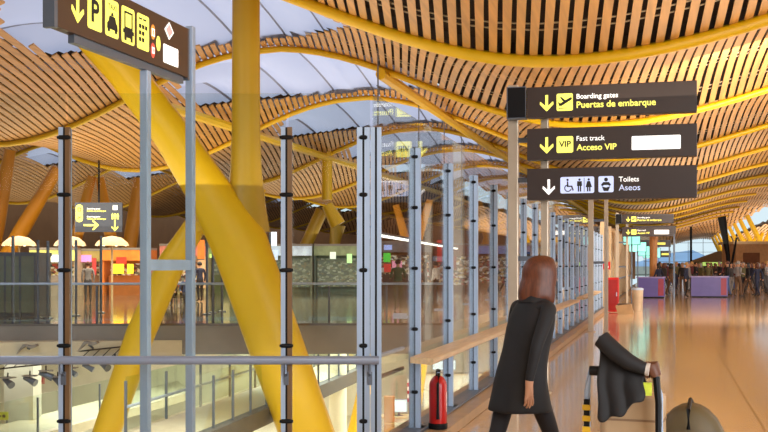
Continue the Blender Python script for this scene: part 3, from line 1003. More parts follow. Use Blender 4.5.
g1, g2 = G(-40, 26.4, -3.2), G(192, 40.0, -3.2)
balustrade('tall clear glass guard before the cream wall, beside the concrete pillar', [g1, g2], -3.2, 1.12, 5, rail=False)
mb = MB(); o3 = Vector((-2.2, 3.2, 0)); mb.slab([(g1.x, g1.y), (g2.x, g2.y), (g2.x + o3.x, g2.y + o3.y), (g1.x + o3.x, g1.y + o3.y)], -3.5, -3.22)
struct(mb.build('floor', mat('walkway_concrete', (196, 186, 160))))

t = thing('concrete_pillar', 'square grey concrete pillar under the gallery slab', 'pillar', G(23, 33, -5).to_tuple(), YAW)
mb = MB(); mb.box((-.45, -.4, 0), (.45, .4, 4.14)); mb.build('shaft', mat('pillar_grey', (186, 182, 168), 0.6, var=0.06), t)
mb = MB(); mb.box((-.55, -.5, 0), (.55, .5, .15)); mb.build('plinth', M_SLAB, t)
p = W(-4, 420, 32)
t = thing('exit_sign', 'small yellow-green lit sign at the edge beside the concrete pillar', 'sign', p.to_tuple(), YAW)
mb = MB(); mb.box((0, 0, 0), (.36, .06, .24)); mb.build('case', mat('olive_lit', (150, 150, 30), 0.5, var=0, emit=0.4), t)
mb = MB(); mb.prism(disc(.24, .12, .05), -.006, 0); mb.prism([(.06, .1), (.16, .1), (.16, .14), (.06, .14)], -.006, 0); mb.build('pictogram', M_INK, t)
mb = MB(); mb.box((.30, .02, -p.z - 5), (.34, .06, 0)); mb.build('post', M_STEEL_D, t)
p = W(39.5, 384, 45.6)
t = thing('fire_placard', 'small pink safety placard on the cream wall beside the pillar', 'sign', p.to_tuple(), YAW)
mb = MB(); mb.box((0, 0, 0), (.22, .03, .36)); mb.build('plate', mat('placard_pink', (226, 140, 130), 0.5), t)
mb = MB(); mb.prism([(.05, .3), (.09, .3), (.11, .1), (.13, .3), (.17, .3), (.12, .05), (.10, .05)], -.004, 0); mb.build('mark', M_RED, t)

def spotlight(i, px, py, zz, big):
    p = W(px, py, zz)
    p.z -= .16
    t = thing('spotlight', 'dark spotlight on the truss under the gallery slab, %s along the truss' % ORD[i], 'lamp', p.to_tuple(), YAW + 0.4 * (i % 3 - 1), 'truss spotlights')
    s = .13 if big else .10
    mb = MB(); mb.sweep([(0, 0, .25), (0, -.02, 0)], .02, 6); mb.build('yoke', M_BLACK, t)
    mb = MB(); mb.sweep([(-s * 1.3, .05, .06), (0, 0, 0), (s * 1.3, -.05, -.08)], [s * .45, s * .62, s * .8], 12); mb.build('housing', M_STEEL_D, t, smooth=True)
    mb = MB(); mb.box((-s * 1.4, -.12, .1), (s * 1.4, .12, .13)); mb.build('flap', M_SLAB, t)
pt0, pt1 = W(-30, 372, 28.2), W(122, 356, 28.4)
t = thing('truss', 'thin dark lighting truss slung under the gallery slab', 'truss', pt0.to_tuple())
for dz, dy in ((0, 0), (.25, 0), (.12, .2)):
    mb = MB(); mb.sweep([pt0 + Vector((0, dy, dz)), pt1 + Vector((0, dy, dz))], .022, 6); mb.build('chord', M_BLACK, t, world=True)
mb = MB()
for i in range(14):
    q = pt0 + (pt1 - pt0) * (i / 14); q2 = pt0 + (pt1 - pt0) * ((i + 1) / 14)
    mb.sweep([q, q2 + Vector((0, 0, .25))], .012, 5)
mb.build('lattice', M_BLACK, t, world=True)
for i, (px, py, big) in enumerate(((8, 376, True), (30, 374, True), (46, 369, True), (58, 375, True), (72, 366, False), (88, 361, False), (104, 359, True), (115, 357, False))):
    spotlight(i, px, py, 28.1, big)
# fascia uplights with gull-shaped shields on the slab edge
for i, (px, py) in enumerate(((28, 350), (89, 347))):
    p = W(px, py, GZ - 1.0)
    t = thing('fascia_lamp', 'gull-winged lamp on the slab edge above the truss, %s of two' % ORD[i], 'lamp', p.to_tuple(), YAW, 'slab edge lamps')
    mb = MB(); mb.prism([(-.28, -.1), (-.08, .08), (.0, .1), (.1, .04), (.26, .1), (.22, .16), (.08, .12), (-.1, .16)], -.12, .12); mb.build('shield', M_SLAB, t)
    mb = MB(); mb.sweep([(0, 0, .05), (.02, .3, -.05)], .03, 8); mb.build('arm', M_STEEL_D, t)

# lower check-in desks seen under the corridor screen
def desk(label, px, py, zz, w, h, top, scr):
    p = G(px, zz, -5)
    t = thing('service_desk', label, 'desk', p.to_tuple(), YAW)
    ztop = W(px, py, zz).z + 5
    mb = MB(); mb.box((0, 0, 0), (w, .7, ztop - .05)); mb.build('body', mat('desk_white', (226, 222, 208), 0.5), t)
    mb = MB(); mb.box((-.05, -.05, ztop - .05), (w + .05, .75, ztop)); mb.build('counter_top', mat(top[0], top[1], 0.5), t)
    mb = MB()
    for i in range(3):
        mb.lathe([(.05, 0), (.05, .01)], (w * (.25 + .25 * i), -.005, ztop - .18), 10)
    for sxp, sw, sh, r in scr:
        q = thing('monitor', 'bright monitor standing on the lower hall desk, %s' % ('wide one' if sw > .7 else 'narrow one'), 'monitor', (p + Vector((CS * sxp - SN * .3, SN * sxp + CS * .3, ztop))).to_tuple(), YAW)
        mb = MB(); mb.box((0, 0, .12), (sw, .06, .12 + sh)); mb.build('case', M_STEEL, q)
        mb = MB(); mb.box((.03, -.006, .15), (sw - .03, 0, .09 + sh)); mb.build('screen', mat('screen_lit', (206, 226, 236), 0.4, var=0.2, scale=3, emit=1.0), q)
        mb = MB(); mb.box((sw / 2 - .04, 0, 0), (sw / 2 + .04, .06, .12)); mb.box((sw / 2 - .14, -.05, 0), (sw / 2 + .14, .12, .015)); mb.build('stand', M_STEEL_D, q)
desk('white service desk in the lower hall behind the red fire extinguisher', 380, 417, 38, 1.7, 1, ('desk_top_cream', (214, 190, 150)), [(.38, .62, .48, 0)])
desk('pale service desk in the lower hall farther along the screen', 424, 374, 42, 3.0, 1, ('desk_top_cream', (214, 190, 150)), [(.35, .95, .42, 0)])
p = G(384, 37.4, -5)
t = thing('cardboard_box', 'brown box beside the monitor in the lower hall', 'box', p.to_tuple(), YAW)
zt = W(384, 397, 37.4).z + 5
mb = MB(); mb.box((0, 0, 0), (.38, .4, zt)); mb.build('carton', mat('cardboard', (170, 124, 74), 0.8), t)
mb = MB(); mb.box((0, -.004, zt * .5 - .02), (.38, .0, zt * .5 + .02)); mb.build('tape', mat('tape_tan', (196, 160, 110), 0.4), t)
p = G(411, 37, -5)
t = thing('banner_stand', 'red and white striped roll-up banner in the lower hall', 'banner', p.to_tuple(), YAW)
zt, zl = W(411, 379, 37).z + 5, W(411, 402, 37).z + 5
n = 6
mb = MB()
for i in range(n):
    mb.box((-.13, 0, zl + (zt - zl) * i / n), (.13, .03, zl + (zt - zl) * (i + 1) / n), i % 2)
mb.build('banner', [M_RED, mat('banner_white', (236, 232, 226), 0.6)], t)
mb = MB(); mb.box((-.02, .03, 0), (.02, .06, zt)); mb.box((-.2, -.1, 0), (.2, .2, .05)); mb.build('stand', M_STEEL_D, t)
t = thing('leaning_column', 'short yellow strut foot in the lower hall behind the striped banner', 'column', G(417, 40, -5).to_tuple())
strut('strut', t, [W(410, 440, 40), W(417, 395, 40), W(424, 345, 40)], [.22, .24, .24], M_YELLOW)
t = thing('leaning_column', 'yellow strut foot in the lower hall beside the corner post', 'column', G(358, 36, -5).to_tuple())
strut('strut', t, [W(352, 440, 36), W(362, 400, 36), W(372, 350, 36)], [.22, .24, .24], M_YELLOW)
t = thing('round_pillar', 'round cream pillar in the lower hall behind the walkway kerb', 'pillar', G(338, 34, -5).to_tuple())
mb = MB(); mb.lathe([(.34, 0), (.34, .2), (.28, .22), (.28, 3.9), (.4, 4.1)]); mb.build('shaft', M_CREAM, t, smooth=True)

# ------------------------------------------------------------------ gallery shops, far away
def quad_unit(t, px, zz):
    return lambda x: (x - px) / FPX * zz
def shop(label, px0, px1, zz, top, wall, fascia, panels, depth=1.6, counter=None, em=0.7):
    p = G(px0, zz, 0)
    t = thing('shop_unit', label, 'shop', p.to_tuple(), YAW)
    w = (px1 - px0) / FPX * zz
    H = EYE + (HZ - top) / FPX * zz
    mb = MB(); mb.box((0, depth, 0), (w, depth + .1, H)); mb.box((0, 0, 0), (.1, depth, H)); mb.box((w - .1, 0, 0), (w, depth, H)); mb.build('walls', mat('shop_' + wall[0], wall[1], 0.6), t)
    mb = MB(); mb.box((0, -.15, H), (w, depth + .1, H + .12)); mb.build('roof', M_SLAB, t)
    mb = MB(); mb.box((0, -.1, H - .55), (w, .05, H)); mb.build('fascia', mat('fascia_' + fascia[0], fascia[1], 0.5, var=0.3, scale=2.5, emit=em), t)
    for i, (a, b, y0, y1, nm, c, e) in enumerate(panels):
        x0, x1 = (a - px0) / FPX * zz, (b - px0) / FPX * zz
        z1, z0 = EYE + (HZ - y0) / FPX * zz, EYE + (HZ - y1) / FPX * zz
        mb = MB(); mb.box((x0, -.16, z0), (x1, -.1, z1)); mb.build('display_panel', mat('panel_' + nm, c, 0.5, var=0.25 if e < 1 else 0.05, scale=4, emit=e), t)
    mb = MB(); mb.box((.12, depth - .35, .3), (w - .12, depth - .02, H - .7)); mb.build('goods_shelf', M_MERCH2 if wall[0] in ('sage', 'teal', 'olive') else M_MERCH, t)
    if counter:
        mb = MB(); mb.box((w * .1, .4, 0), (w * .9, 1.0, 1.05)); mb.build('counter', mat('counter_' + counter[0], counter[1], 0.5), t)
    for i in range(3):
        mb = MB(); x = w * (.2 + .3 * i)
        mb.lathe([(.14, 0), (.14, .05)], (x, depth * .5, H - .08), 10)
        mb.build('downlight', mat('lamp_glow', (255, 240, 190), 0.5, var=0, emit=6.0), t)
    return t
shop('pale shop with white lit shelves beside the grey lift box', 30, 76, 54, 250, ('cream', (206, 186, 160)), ('limelit', (214, 208, 110)),
     [(36, 42, 268, 280, 'peach', (230, 160, 110), .5), (52, 60, 255, 262, 'white', (236, 246, 250), 1.4), (44, 50, 258, 270, 'magenta', (196, 120, 150), .4)], counter=('grey', (150, 140, 130)))
shop('shop with a bright pink sign next to the slim steel post', 77, 101, 55, 251, ('taupe', (156, 140, 124)), ('olive', (150, 130, 70)),
     [(82, 92, 255, 262, 'pink', (240, 130, 190), 1.2), (76, 79, 263, 275, 'whiteb', (240, 240, 236), 1.0), (93, 97, 258, 275, 'redb', (190, 60, 60), .4)], counter=('brown', (150, 110, 80)))
shop('orange lit bar with yellow menu panels behind the crossing strut', 102, 150, 55, 250, ('orange', (214, 120, 44)), ('amber', (206, 120, 40)),
     [(112, 124.5, 264, 273.5, 'yellow', (255, 206, 40), 1.5), (128, 134, 264, 273.5, 'yellow', (255, 206, 40), 1.5), (117, 127, 257, 264, 'redc', (220, 50, 30), .9)], counter=('amber', (170, 96, 40)))
shop('bright cream lounge front behind the steel sign posts', 160, 206, 57, 246, ('ivory', (226, 206, 160)), ('rose', (190, 110, 90)),
     [(198, 205, 240, 259, 'orangeb', (226, 120, 40), .6), (198, 206, 260, 288, 'peachb', (226, 176, 130), .3)])
shop('green tinted cafe front with a railing beside the big yellow strut', 207, 256, 58, 248, ('olive', (150, 150, 100)), ('green', (130, 150, 90)),
     [(210, 216, 254, 258, 'limeb', (190, 220, 120), 1.0), (222, 230, 258, 285, 'sand', (190, 180, 130), .2)], counter=('green', (96, 110, 70)))
shop('grey green glazed shop beside the distant slim column', 266, 312, 60, 246, ('sage', (128, 136, 118)), ('ice', (196, 214, 232)),
     [(270, 277, 232, 246, 'whitec', (236, 240, 250), 1.2), (272, 278, 250, 260, 'iceb', (200, 220, 240), .9)], em=.35)
shop('dim teal shop front just before the corner posts', 314, 372, 61, 246, ('teal', (104, 124, 116)), ('moss', (140, 150, 110)),
     [(347, 352, 254, 263, 'limec', (180, 230, 150), 1.2), (330, 336, 252, 259, 'whited', (230, 240, 220), .9)], em=.3)
shop('dark perfume shop with a green screen under the white lamp strip', 377, 432, 62, 243, ('umber', (120, 84, 60)), ('dusk', (120, 112, 110)),
     [(383.5, 390.5, 253, 262, 'green', (70, 190, 60), 1.0), (384, 392, 245, 250, 'blueb', (150, 170, 230), 1.0), (392, 402, 261, 270, 'pinkb', (230, 150, 180), .7), (384, 391, 264, 272, 'redd', (210, 60, 50), .6)], counter=('umber', (80, 60, 46)), em=.15)
shop('shop with red posters and a blue sign seen between the slim posts', 434, 476, 66, 245, ('rust', (128, 80, 60)), ('rust', (120, 70, 60)),
     [(437, 442, 240, 262, 'redd', (210, 60, 50), .4), (446, 452, 246, 254, 'bluec', (90, 110, 170), .6), (447, 456, 256, 268, 'maroon', (150, 50, 60), .3)], em=.2)
shop('far counter with blue lettered fascia beyond the tall beige posts', 478, 530, 74, 246, ('walnut', (130, 96, 70)), ('blue', (110, 130, 190)),
     [(492, 498, 258, 272, 'lilac', (180, 150, 210), .7), (484, 496, 247, 251, 'bluec', (90, 110, 170), .6)], em=.4)
shop('farthest shop with warm lit fascia beside the panelled partition', 532, 590, 88, 248, ('walnut', (130, 96, 70)), ('warm', (206, 180, 120)),
     [(540, 548, 252, 262, 'whited', (230, 240, 220), .9)], em=.4)

# lift box of greenish glass
t = thing('glass_lift', 'grey green glazed lift box standing on the gallery', 'lift', G(-10, 33, 0).to_tuple(), YAW)
w, H = 45 * 33 / FPX, 2.0
M_LIFT = mat('lift_green', (128, 138, 124), 0.25, var=0.08)
for i in range(3):
    mb = MB(); mb.box((w * i / 3 + .03, 0, .1), (w * (i + 1) / 3 - .03, .05, H - .1)); mb.build('panel', M_LIFT, t)
mb = MB()
for i in range(4):
    mb.box((w * i / 3 - .03, -.02, 0), (w * i / 3 + .03, .08, H))
mb.box((-.03, -.03, H - .12), (w + .03, 1.6, H)); mb.box((0, .05, 0), (w, 1.55, .1)); mb.box((w - .05, .05, .1), (w, 1.55, H - .1))
mb.build('frame', M_STEEL_D, t)
# pale canopies over gallery kiosks
for i, (px, w_) in enumerate(((19, 34), (70, 32), (112, 34))):
    p = G(px, 48, 0)
    t = thing('kiosk_canopy', 'pale dome canopy on a pole over the gallery kiosks, %s of three' % ORD[i], 'canopy', p.to_tuple(), group='gallery kiosk canopies')
    r = w_ / 2 * 48 / FPX
    zt = EYE + (HZ - 236) / FPX * 48
    mb = MB(); mb.lathe([(.05, zt), (r * .55, zt - .08), (r * .9, zt - .3), (r, zt - .45), (r * .97, zt - .45), (r * .5, zt - .2), (.05, zt - .1)], seg=18); mb.build('canopy', mat('canopy_tan', (214, 178, 138), 0.6), t, smooth=True)
    mb = MB(); mb.sweep([(0, 0, 0), (0, 0, zt - .05)], .05, 8); mb.build('pole', M_WOODRAIL, t)
    for j in range(7):
        a = 2 * PI * j / 7
        mb = MB(); mb.lathe([(.05, 0), (.05, .06)], (r * .85 * math.cos(a), r * .85 * math.sin(a), zt - .45), 8); mb.build('bulb', mat('lamp_glow', (255, 240, 190)), t)
# slim poles on the gallery
for i, (px, zz, top) in enumerate(((13, 31, 236), (38, 31.5, 240), (48, 31.5, 241), (76, 33, 240), (101, 35, 236), (207, 34, 232), (213, 35, 230), (222, 36, 238), (270, 36, 232))):
    p = G(px, zz)
    t = thing('queue_pole', 'slim grey pole on the gallery floor, %s counted from the lift box' % ORD[i], 'pole', p.to_tuple(), group='gallery poles')
    h = EYE + (HZ - top) / FPX * zz
    mb = MB(); mb.sweep([(0, 0, 0), (0, 0, h)], .045, 8); mb.build('pole', M_STEEL_D, t)
    mb = MB(); mb.lathe([(.14, 0), (.14, .03), (.05, .05)], seg=12); mb.build('foot', M_STEEL_D, t)
# long white lamp strip
a, b = W(378, 236, 36), W(474, 252, 80)
a.z = b.z = 2.62
t = thing('linear_lamp', 'long thin white lamp strip over the gallery shops', 'lamp', a.to_tuple())
mb = MB(); mb.sweep([a, b], .05, 8); mb.build('tube', mat('white_tube', (255, 250, 240), 0.5, var=0, emit=3.0), t, world=True)
mb = MB(); mb.sweep([a + Vector((0, 0, .09)), b + Vector((0, 0, .09))], .045, 6); mb.build('carrier', M_STEEL_D, t, world=True)
for i in range(5):
    q = a + (b - a) * (i / 4)
    mb = MB(); mb.box((q.x - .02, q.y - .02, 2.7), (q.x + .02, q.y + .02, sroof(q.x, q.y) + .1)); mb.build('hanger', M_STEEL_D, t, world=True)

# ------------------------------------------------------------------ people
SKINT = mat('skin', (196, 144, 112), 0.55, var=0.06, scale=8)
HAIRS = {'brown': mat('hair_brown', (92, 48, 28), 0.5, var=0.25, scale=14, stretch=(6, 6, 1)), 'black': mat('hair_black', (30, 24, 22), 0.5), 'blond': mat('hair_blond', (190, 150, 90), 0.5), 'grey': mat('hair_grey', (150, 146, 140), 0.5)}
SHOE = mat('shoe_leather', (36, 30, 28), 0.4)

def skin_body(name, joints, bones, mats_for):
    """joints: {key: (x, y, z, r)}; bones: [(a, b, material index)]; one continuous skinned surface"""
    keys = list(joints)
    idx = {k: i for i, k in enumerate(keys)}
    me = bpy.data.meshes.new(name)
    me.from_pydata([joints[k][:3] for k in keys], [(idx[a], idx[b]) for a, b, _ in bones], [])
    o = bpy.data.objects.new(name, me)
    COL.objects.link(o)
    o.modifiers.new('skin', 'SKIN').use_smooth_shade = True
    for k in keys:
        sv = me.skin_vertices[0].data[idx[k]]
        r = joints[k][3]
        sv.radius = r if isinstance(r, tuple) else (r, r)
        sv.use_root = (k == 'pelvis')
    sb = o.modifiers.new('sub', 'SUBSURF')
    sb.levels = sb.render_levels = 2
    dg = bpy.context.evaluated_depsgraph_get()
    out = bpy.data.meshes.new_from_object(o.evaluated_get(dg))
    bpy.data.objects.remove(o)
    out.name = name
    out.materials.clear()
    for m in mats_for:
        out.materials.append(m)
    segs = [(Vector(joints[a][:3]), Vector(joints[b][:3]), mi) for a, b, mi in bones]
    for p in out.polygons:
        c = p.center
        best, bi = 1e9, 0
        for a, b, mi in segs:
            d = b - a
            t_ = max(0, min(1, (c - a).dot(d) / max(1e-9, d.length_squared)))
            q = (a + d * t_ - c).length
            if q < best:
                best, bi = q, mi
        p.material_index = bi
        p.use_smooth = True
    return out

def figure(h=1.7, stride=0.25, armsw=0.2, bend=0.0, lean=0.0, sit=False, fingers=False, carry=False):
    k = h / 1.7
    J = {'pelvis': (0, 0, .95, (.155, .11)), 'waist': (0, .01, 1.10, (.13, .10)), 'chest': (0, 0, 1.30, (.165, .115)), 'neck0': (0, -.01, 1.44, .07), 'neck': (0, 0, 1.50, .052),
         'jaw': (0, .025, 1.555, (.062, .075)), 'head': (0, .015, 1.62, (.076, .092)), 'crown': (0, .005, 1.675, (.062, .07))}
    B = [('pelvis', 'waist', 1), ('waist', 'chest', 1), ('chest', 'neck0', 1), ('neck0', 'neck', 0), ('neck', 'jaw', 0), ('jaw', 'head', 0), ('head', 'crown', 0)]
    for sd, s in (('l', -1), ('r', 1)):
        f = s * stride
        a = -s * armsw
        J['sh' + sd] = (s * .185, -.01, 1.40, .062)
        J['el' + sd] = (s * .235, a * .45 - .03, 1.13, .045)
        J['wr' + sd] = (s * .225, a * .95 + .05 + (.16 if bend else 0), .89 + bend, .031)
        J['ha' + sd] = (s * .215, a * 1.1 + .08 + (.22 if bend else 0), .81 + bend * 1.15, (.024, .038))
        B += [('chest', 'sh' + sd, 1), ('sh' + sd, 'el' + sd, 1), ('el' + sd, 'wr' + sd, 1), ('wr' + sd, 'ha' + sd, 0)]
        if sit:
            J['hip' + sd] = (s * .10, .06, .92, .085); J['kn' + sd] = (s * .12, .46, .93, .062); J['an' + sd] = (s * .12, .50, .53, .042); J['to' + sd] = (s * .13, .66, .49, .036)
        else:
            J['hip' + sd] = (s * .095, f * .08, .86, .088); J['kn' + sd] = (s * .095, f * .55 + .03, .49, .060)
            J['an' + sd] = (s * .095, f * 1.05 - .03, .085 + max(0, -f) * .18, .040); J['to' + sd] = (s * .11, f * 1.05 + .13, .038 + max(0, -f) * .05, (.040, .030))
        B += [('pelvis', 'hip' + sd, 2), ('hip' + sd, 'kn' + sd, 2), ('kn' + sd, 'an' + sd, 2), ('an' + sd, 'to' + sd, 3)]
        if fingers:
            hx, hy, hz, _ = J['ha' + sd]
            for q in range(4):
                ln = (.062, .072, .068, .052)[q]
                oy = (-.030 + q * .020)
                J['f%d%s' % (q, sd)] = (hx, hy - oy, hz - .045, .0095)
                J['g%d%s' % (q, sd)] = (hx - s * .012, hy - oy + .012, hz - .045 - ln * .55, .0085)
                J['t%d%s' % (q, sd)] = (hx - s * .030, hy - oy + .010, hz - .045 - ln * .95, .007)
                B += [('ha' + sd, 'f%d%s' % (q, sd), 0), ('f%d%s' % (q, sd), 'g%d%s' % (q, sd), 0), ('g%d%s' % (q, sd), 't%d%s' % (q, sd), 0)]
            J['h0' + sd] = (hx - s * .03, hy + .035, hz + .0, .011); J['h1' + sd] = (hx - s * .045, hy + .05, hz - .035, .009)
            B += [('ha' + sd, 'h0' + sd, 0), ('h0' + sd, 'h1' + sd, 0)]
    J['nose'] = (0, .115, 1.60, .012)
    B.append(('head', 'nose', 0))
    if lean:
        for q, v in J.items():
            if v[2] > .9:
                J[q] = (v[0], v[1] + (v[2] - .9) * lean, v[2] - (v[2] - .9) * lean * lean * .5, v[3])
    zo = -.49 if sit else 0
    for q, v in J.items():
        r = tuple(x * k for x in v[3]) if isinstance(v[3], tuple) else v[3] * k
        J[q] = (v[0] * k, v[1] * k, (v[2] + zo) * k, r)
    return J, B

def hair_mesh(J, k=1.0, long=0.0, name='hair'):
    hx, hy, hz, _ = J['head']
    mb = MB()
    prof = []
    seg = 24 if long > .06 else 16
    rings = []
    zs = [(.092, .015), (.084, .05), (.064, .080), (.03, .098), (-.005, .106), (-.045, .104)] + ([(-.09, .106), (-.13 - long * .2, .112), (-.165 - long * .4, .092)] if long else [(-.075, .085)])
    vs = []
    for q, (dz, r) in enumerate(zs):
        for i in range(seg):
            a = 2 * PI * i / seg
            x, y = math.cos(a), math.sin(a)
            low = q / (len(zs) - 1)
            rr = r * (1 + (0.10 * low * math.sin(3 * a + 1.0) + 0.05 * math.sin(7 * a) * low if long else 0))
            yy = y * rr * 1.12
            if dz < .055 and y > .35:      # leave the face open
                yy = min(yy, .045)
            zz = hz + (dz + .022) * k - (.03 * k * low * math.sin(5 * a) if long and q == len(zs) - 1 else 0)
            vs.append((x * rr * .96 * k + hx, (yy - .008) * k + hy - (.02 * k if dz < -.08 else 0), zz))
    n = len(zs)
    fs = [(i * seg + j, i * seg + (j + 1) % seg, (i + 1) * seg + (j + 1) % seg, (i + 1) * seg + j) for i in range(n - 1) for j in range(seg)]
    fs += [tuple(range(seg)), tuple((n - 1) * seg + j for j in range(seg - 1, -1, -1))]
    mb.add(vs, fs)
    return mb

# the woman striding past
J, B = figure(1.63, stride=0.30, armsw=0.16, lean=0.24, fingers=True)
M_COAT = mat('black_coat', (22, 20, 22), 0.75, var=0.2, scale=10)
M_JEAN = mat('dark_trousers', (34, 32, 36), 0.8, var=0.2)
pw = G(521, 7.0)
t = thing('person', 'person with chin-length brown hair in a long black coat striding past the leaning rail', 'person', pw.to_tuple(), YAW - 1.05)
me = skin_body('body', J, B, [SKINT, M_COAT, M_JEAN, SHOE])
bo = bpy.data.objects.new('body', me); COL.objects.link(bo); bo.parent = t
hm = hair_mesh(J, 1.16, long=0.09); ho = hm.build('hair', HAIRS['brown'], t, smooth=True)
sdm = ho.modifiers.new('sub', 'SUBSURF'); sdm.levels = sdm.render_levels = 2
def loft(rings, seg=20):
    mb = MB(); vs = []
    for cx, cy, cz, rx, ry in rings:
        for i in range(seg):
            a = 2 * PI * i / seg
            wv = 1 + .05 * math.sin(5 * a) * (1 if cz < .9 else .3)
            vs.append((cx + rx * wv * math.cos(a), cy + ry * wv * math.sin(a), cz))
    n = len(rings)
    mb.add(vs, [(i * seg + j, i * seg + (j + 1) % seg, (i + 1) * seg + (j + 1) % seg, (i + 1) * seg + j) for i in range(n - 1) for j in range(seg)])
    return mb
K = 1.63 / 1.70
cy = lambda z: max(0, z - .9) * .24
def coat_rings(rs):
    return [(x * K, y * K, z * K, rx * K, ry * K) for x, y, z, rx, ry in rs]
co = loft(coat_rings([(0, cy(1.47) - .01, 1.465, .07, .075), (0, cy(1.43), 1.43, .12, .095), (0, cy(1.36), 1.36, .20, .125), (0, cy(1.23), 1.23, .212, .145), (0, cy(1.08), 1.08, .19, .14), (0, 0, .92, .205, .16), (0, 0, .80, .215, .185), (0, 0, .70, .22, .22), (0, 0, .66, .222, .23)])).build('coat', M_COAT, t, smooth=True)
so = co.modifiers.new('solid', 'SOLIDIFY'); so.thickness = .012
sdm = co.modifiers.new('sub', 'SUBSURF'); sdm.levels = sdm.render_levels = 1
co2 = loft(coat_rings([(0, cy(1.5) - .01, 1.50, .075, .08), (0, cy(1.45) - .01, 1.45, .105, .10), (0, cy(1.41), 1.41, .13, .115)])).build('collar', M_COAT, t, smooth=True)
for s in (-1, 1):
    pass

# crowd prototypes
PROTO = []
for h, st, ar, bd, sit in ((1.72, .02, .05, 0, False), (1.66, .22, .22, 0, False), (1.78, .10, .08, .22, False), (1.70, .28, .10, 0, False), (1.68, .0, .05, .15, True)):
    J, B = figure(h, st, ar, bd, 0.02, sit)
    slots = [SKINT, M_COAT, M_JEAN, SHOE]
    me = skin_body('body', J, B, slots)
    hair = hair_mesh(J, h / 1.7, 0.06 if st > .2 else 0.0).build('hair', HAIRS['black'], None, smooth=True)
    hm_ = hair.data
    bpy.data.objects.remove(hair)
    PROTO.append((me, hm_))

CLOTH = {'black': (30, 28, 30), 'navy': (36, 42, 66), 'charcoal': (70, 68, 70), 'brown': (104, 76, 54), 'cream': (220, 204, 172), 'white': (230, 226, 220), 'red': (168, 34, 34), 'blue': (70, 96, 150), 'olive': (96, 92, 60), 'tan': (190, 150, 106), 'pink': (206, 150, 150), 'green': (52, 88, 66), 'grey': (140, 136, 134), 'maroon': (96, 34, 40)}
def cl(c):
    return mat('cloth_' + c, CLOTH[c], 0.8, var=0.2, scale=6)
def crowd_person(px, zz, proto, top, legs, hair, rot, label, group, z=0.0):
    p = G(px, zz, z)
    t = thing('person', label, 'person', p.to_tuple(), rot, group)
    me, hm_ = PROTO[proto]
    b = bpy.data.objects.new('body', me); COL.objects.link(b); b.parent = t
    for i, m in ((1, cl(top)), (2, cl(legs))):
        b.material_slots[i].link = 'OBJECT'
        b.material_slots[i].material = m
    h_ = bpy.data.objects.new('hair', hm_); COL.objects.link(h_); h_.parent = t
    h_.material_slots[0].link = 'OBJECT'
    h_.material_slots[0].material = HAIRS[hair]
    return t

tops = ['black', 'navy', 'charcoal', 'brown', 'black', 'cream', 'maroon', 'charcoal', 'tan', 'navy', 'black', 'white', 'red', 'brown', 'olive', 'grey', 'black', 'blue', 'pink']
legs_ = ['navy', 'black', 'charcoal', 'black', 'blue', 'brown', 'grey']
hairs = ['black', 'brown', 'black', 'brown', 'blond', 'grey']
combos = [(a, b, c) for a in ('black', 'navy', 'charcoal', 'brown', 'cream', 'maroon', 'tan', 'white', 'red', 'olive', 'grey', 'blue', 'pink') for b in ('navy', 'black', 'charcoal', 'brown', 'grey', 'blue') for c in ('black', 'brown', 'blond', 'grey')]
random.shuffle(combos)
combos.sort(key=lambda c: random.random() + (0.55 if c[0] in ('cream', 'white', 'red', 'pink', 'tan', 'blue') else 0))
crowd = []
xs = [659, 663, 667, 671, 675, 679, 683, 687, 727, 732, 737, 742, 747, 752, 757, 762, 767]
for px in xs:
    crowd.append((px + random.uniform(-1.2, 1.2), 54 + random.uniform(-2, 5)))
for i in range(30):
    crowd.append((657 + i * 3.9 + random.uniform(-1.5, 1.5), 66 + random.uniform(-3, 5)))
for i in range(30):
    crowd.append((660 + i * 3.8 + random.uniform(-2, 2), 82 + random.uniform(-5, 8)))
kept = []
for px, zz in crowd:
    q = G(px, zz)
    if all((q - G(*c)).length > 0.75 for c in kept):
        kept.append((px, zz))
crowd = sorted(kept)
for i, (px, zz) in enumerate(crowd):
    a, b, c = combos[i]
    row = 'front row' if zz < 61 else ('middle row' if zz < 74 else 'back row')
    where = 'between the purple desks' if px < 689 else ('behind the wide purple desk' if px < 726 else 'past the wide purple desk')
    crowd_person(px, zz, random.choice([0, 1, 2, 3]), a, b, c, random.uniform(-PI, PI),
                 'person with %s hair, %s top, %s trousers, %s %s' % (c, a, b, row, where), 'people in the far crowd')
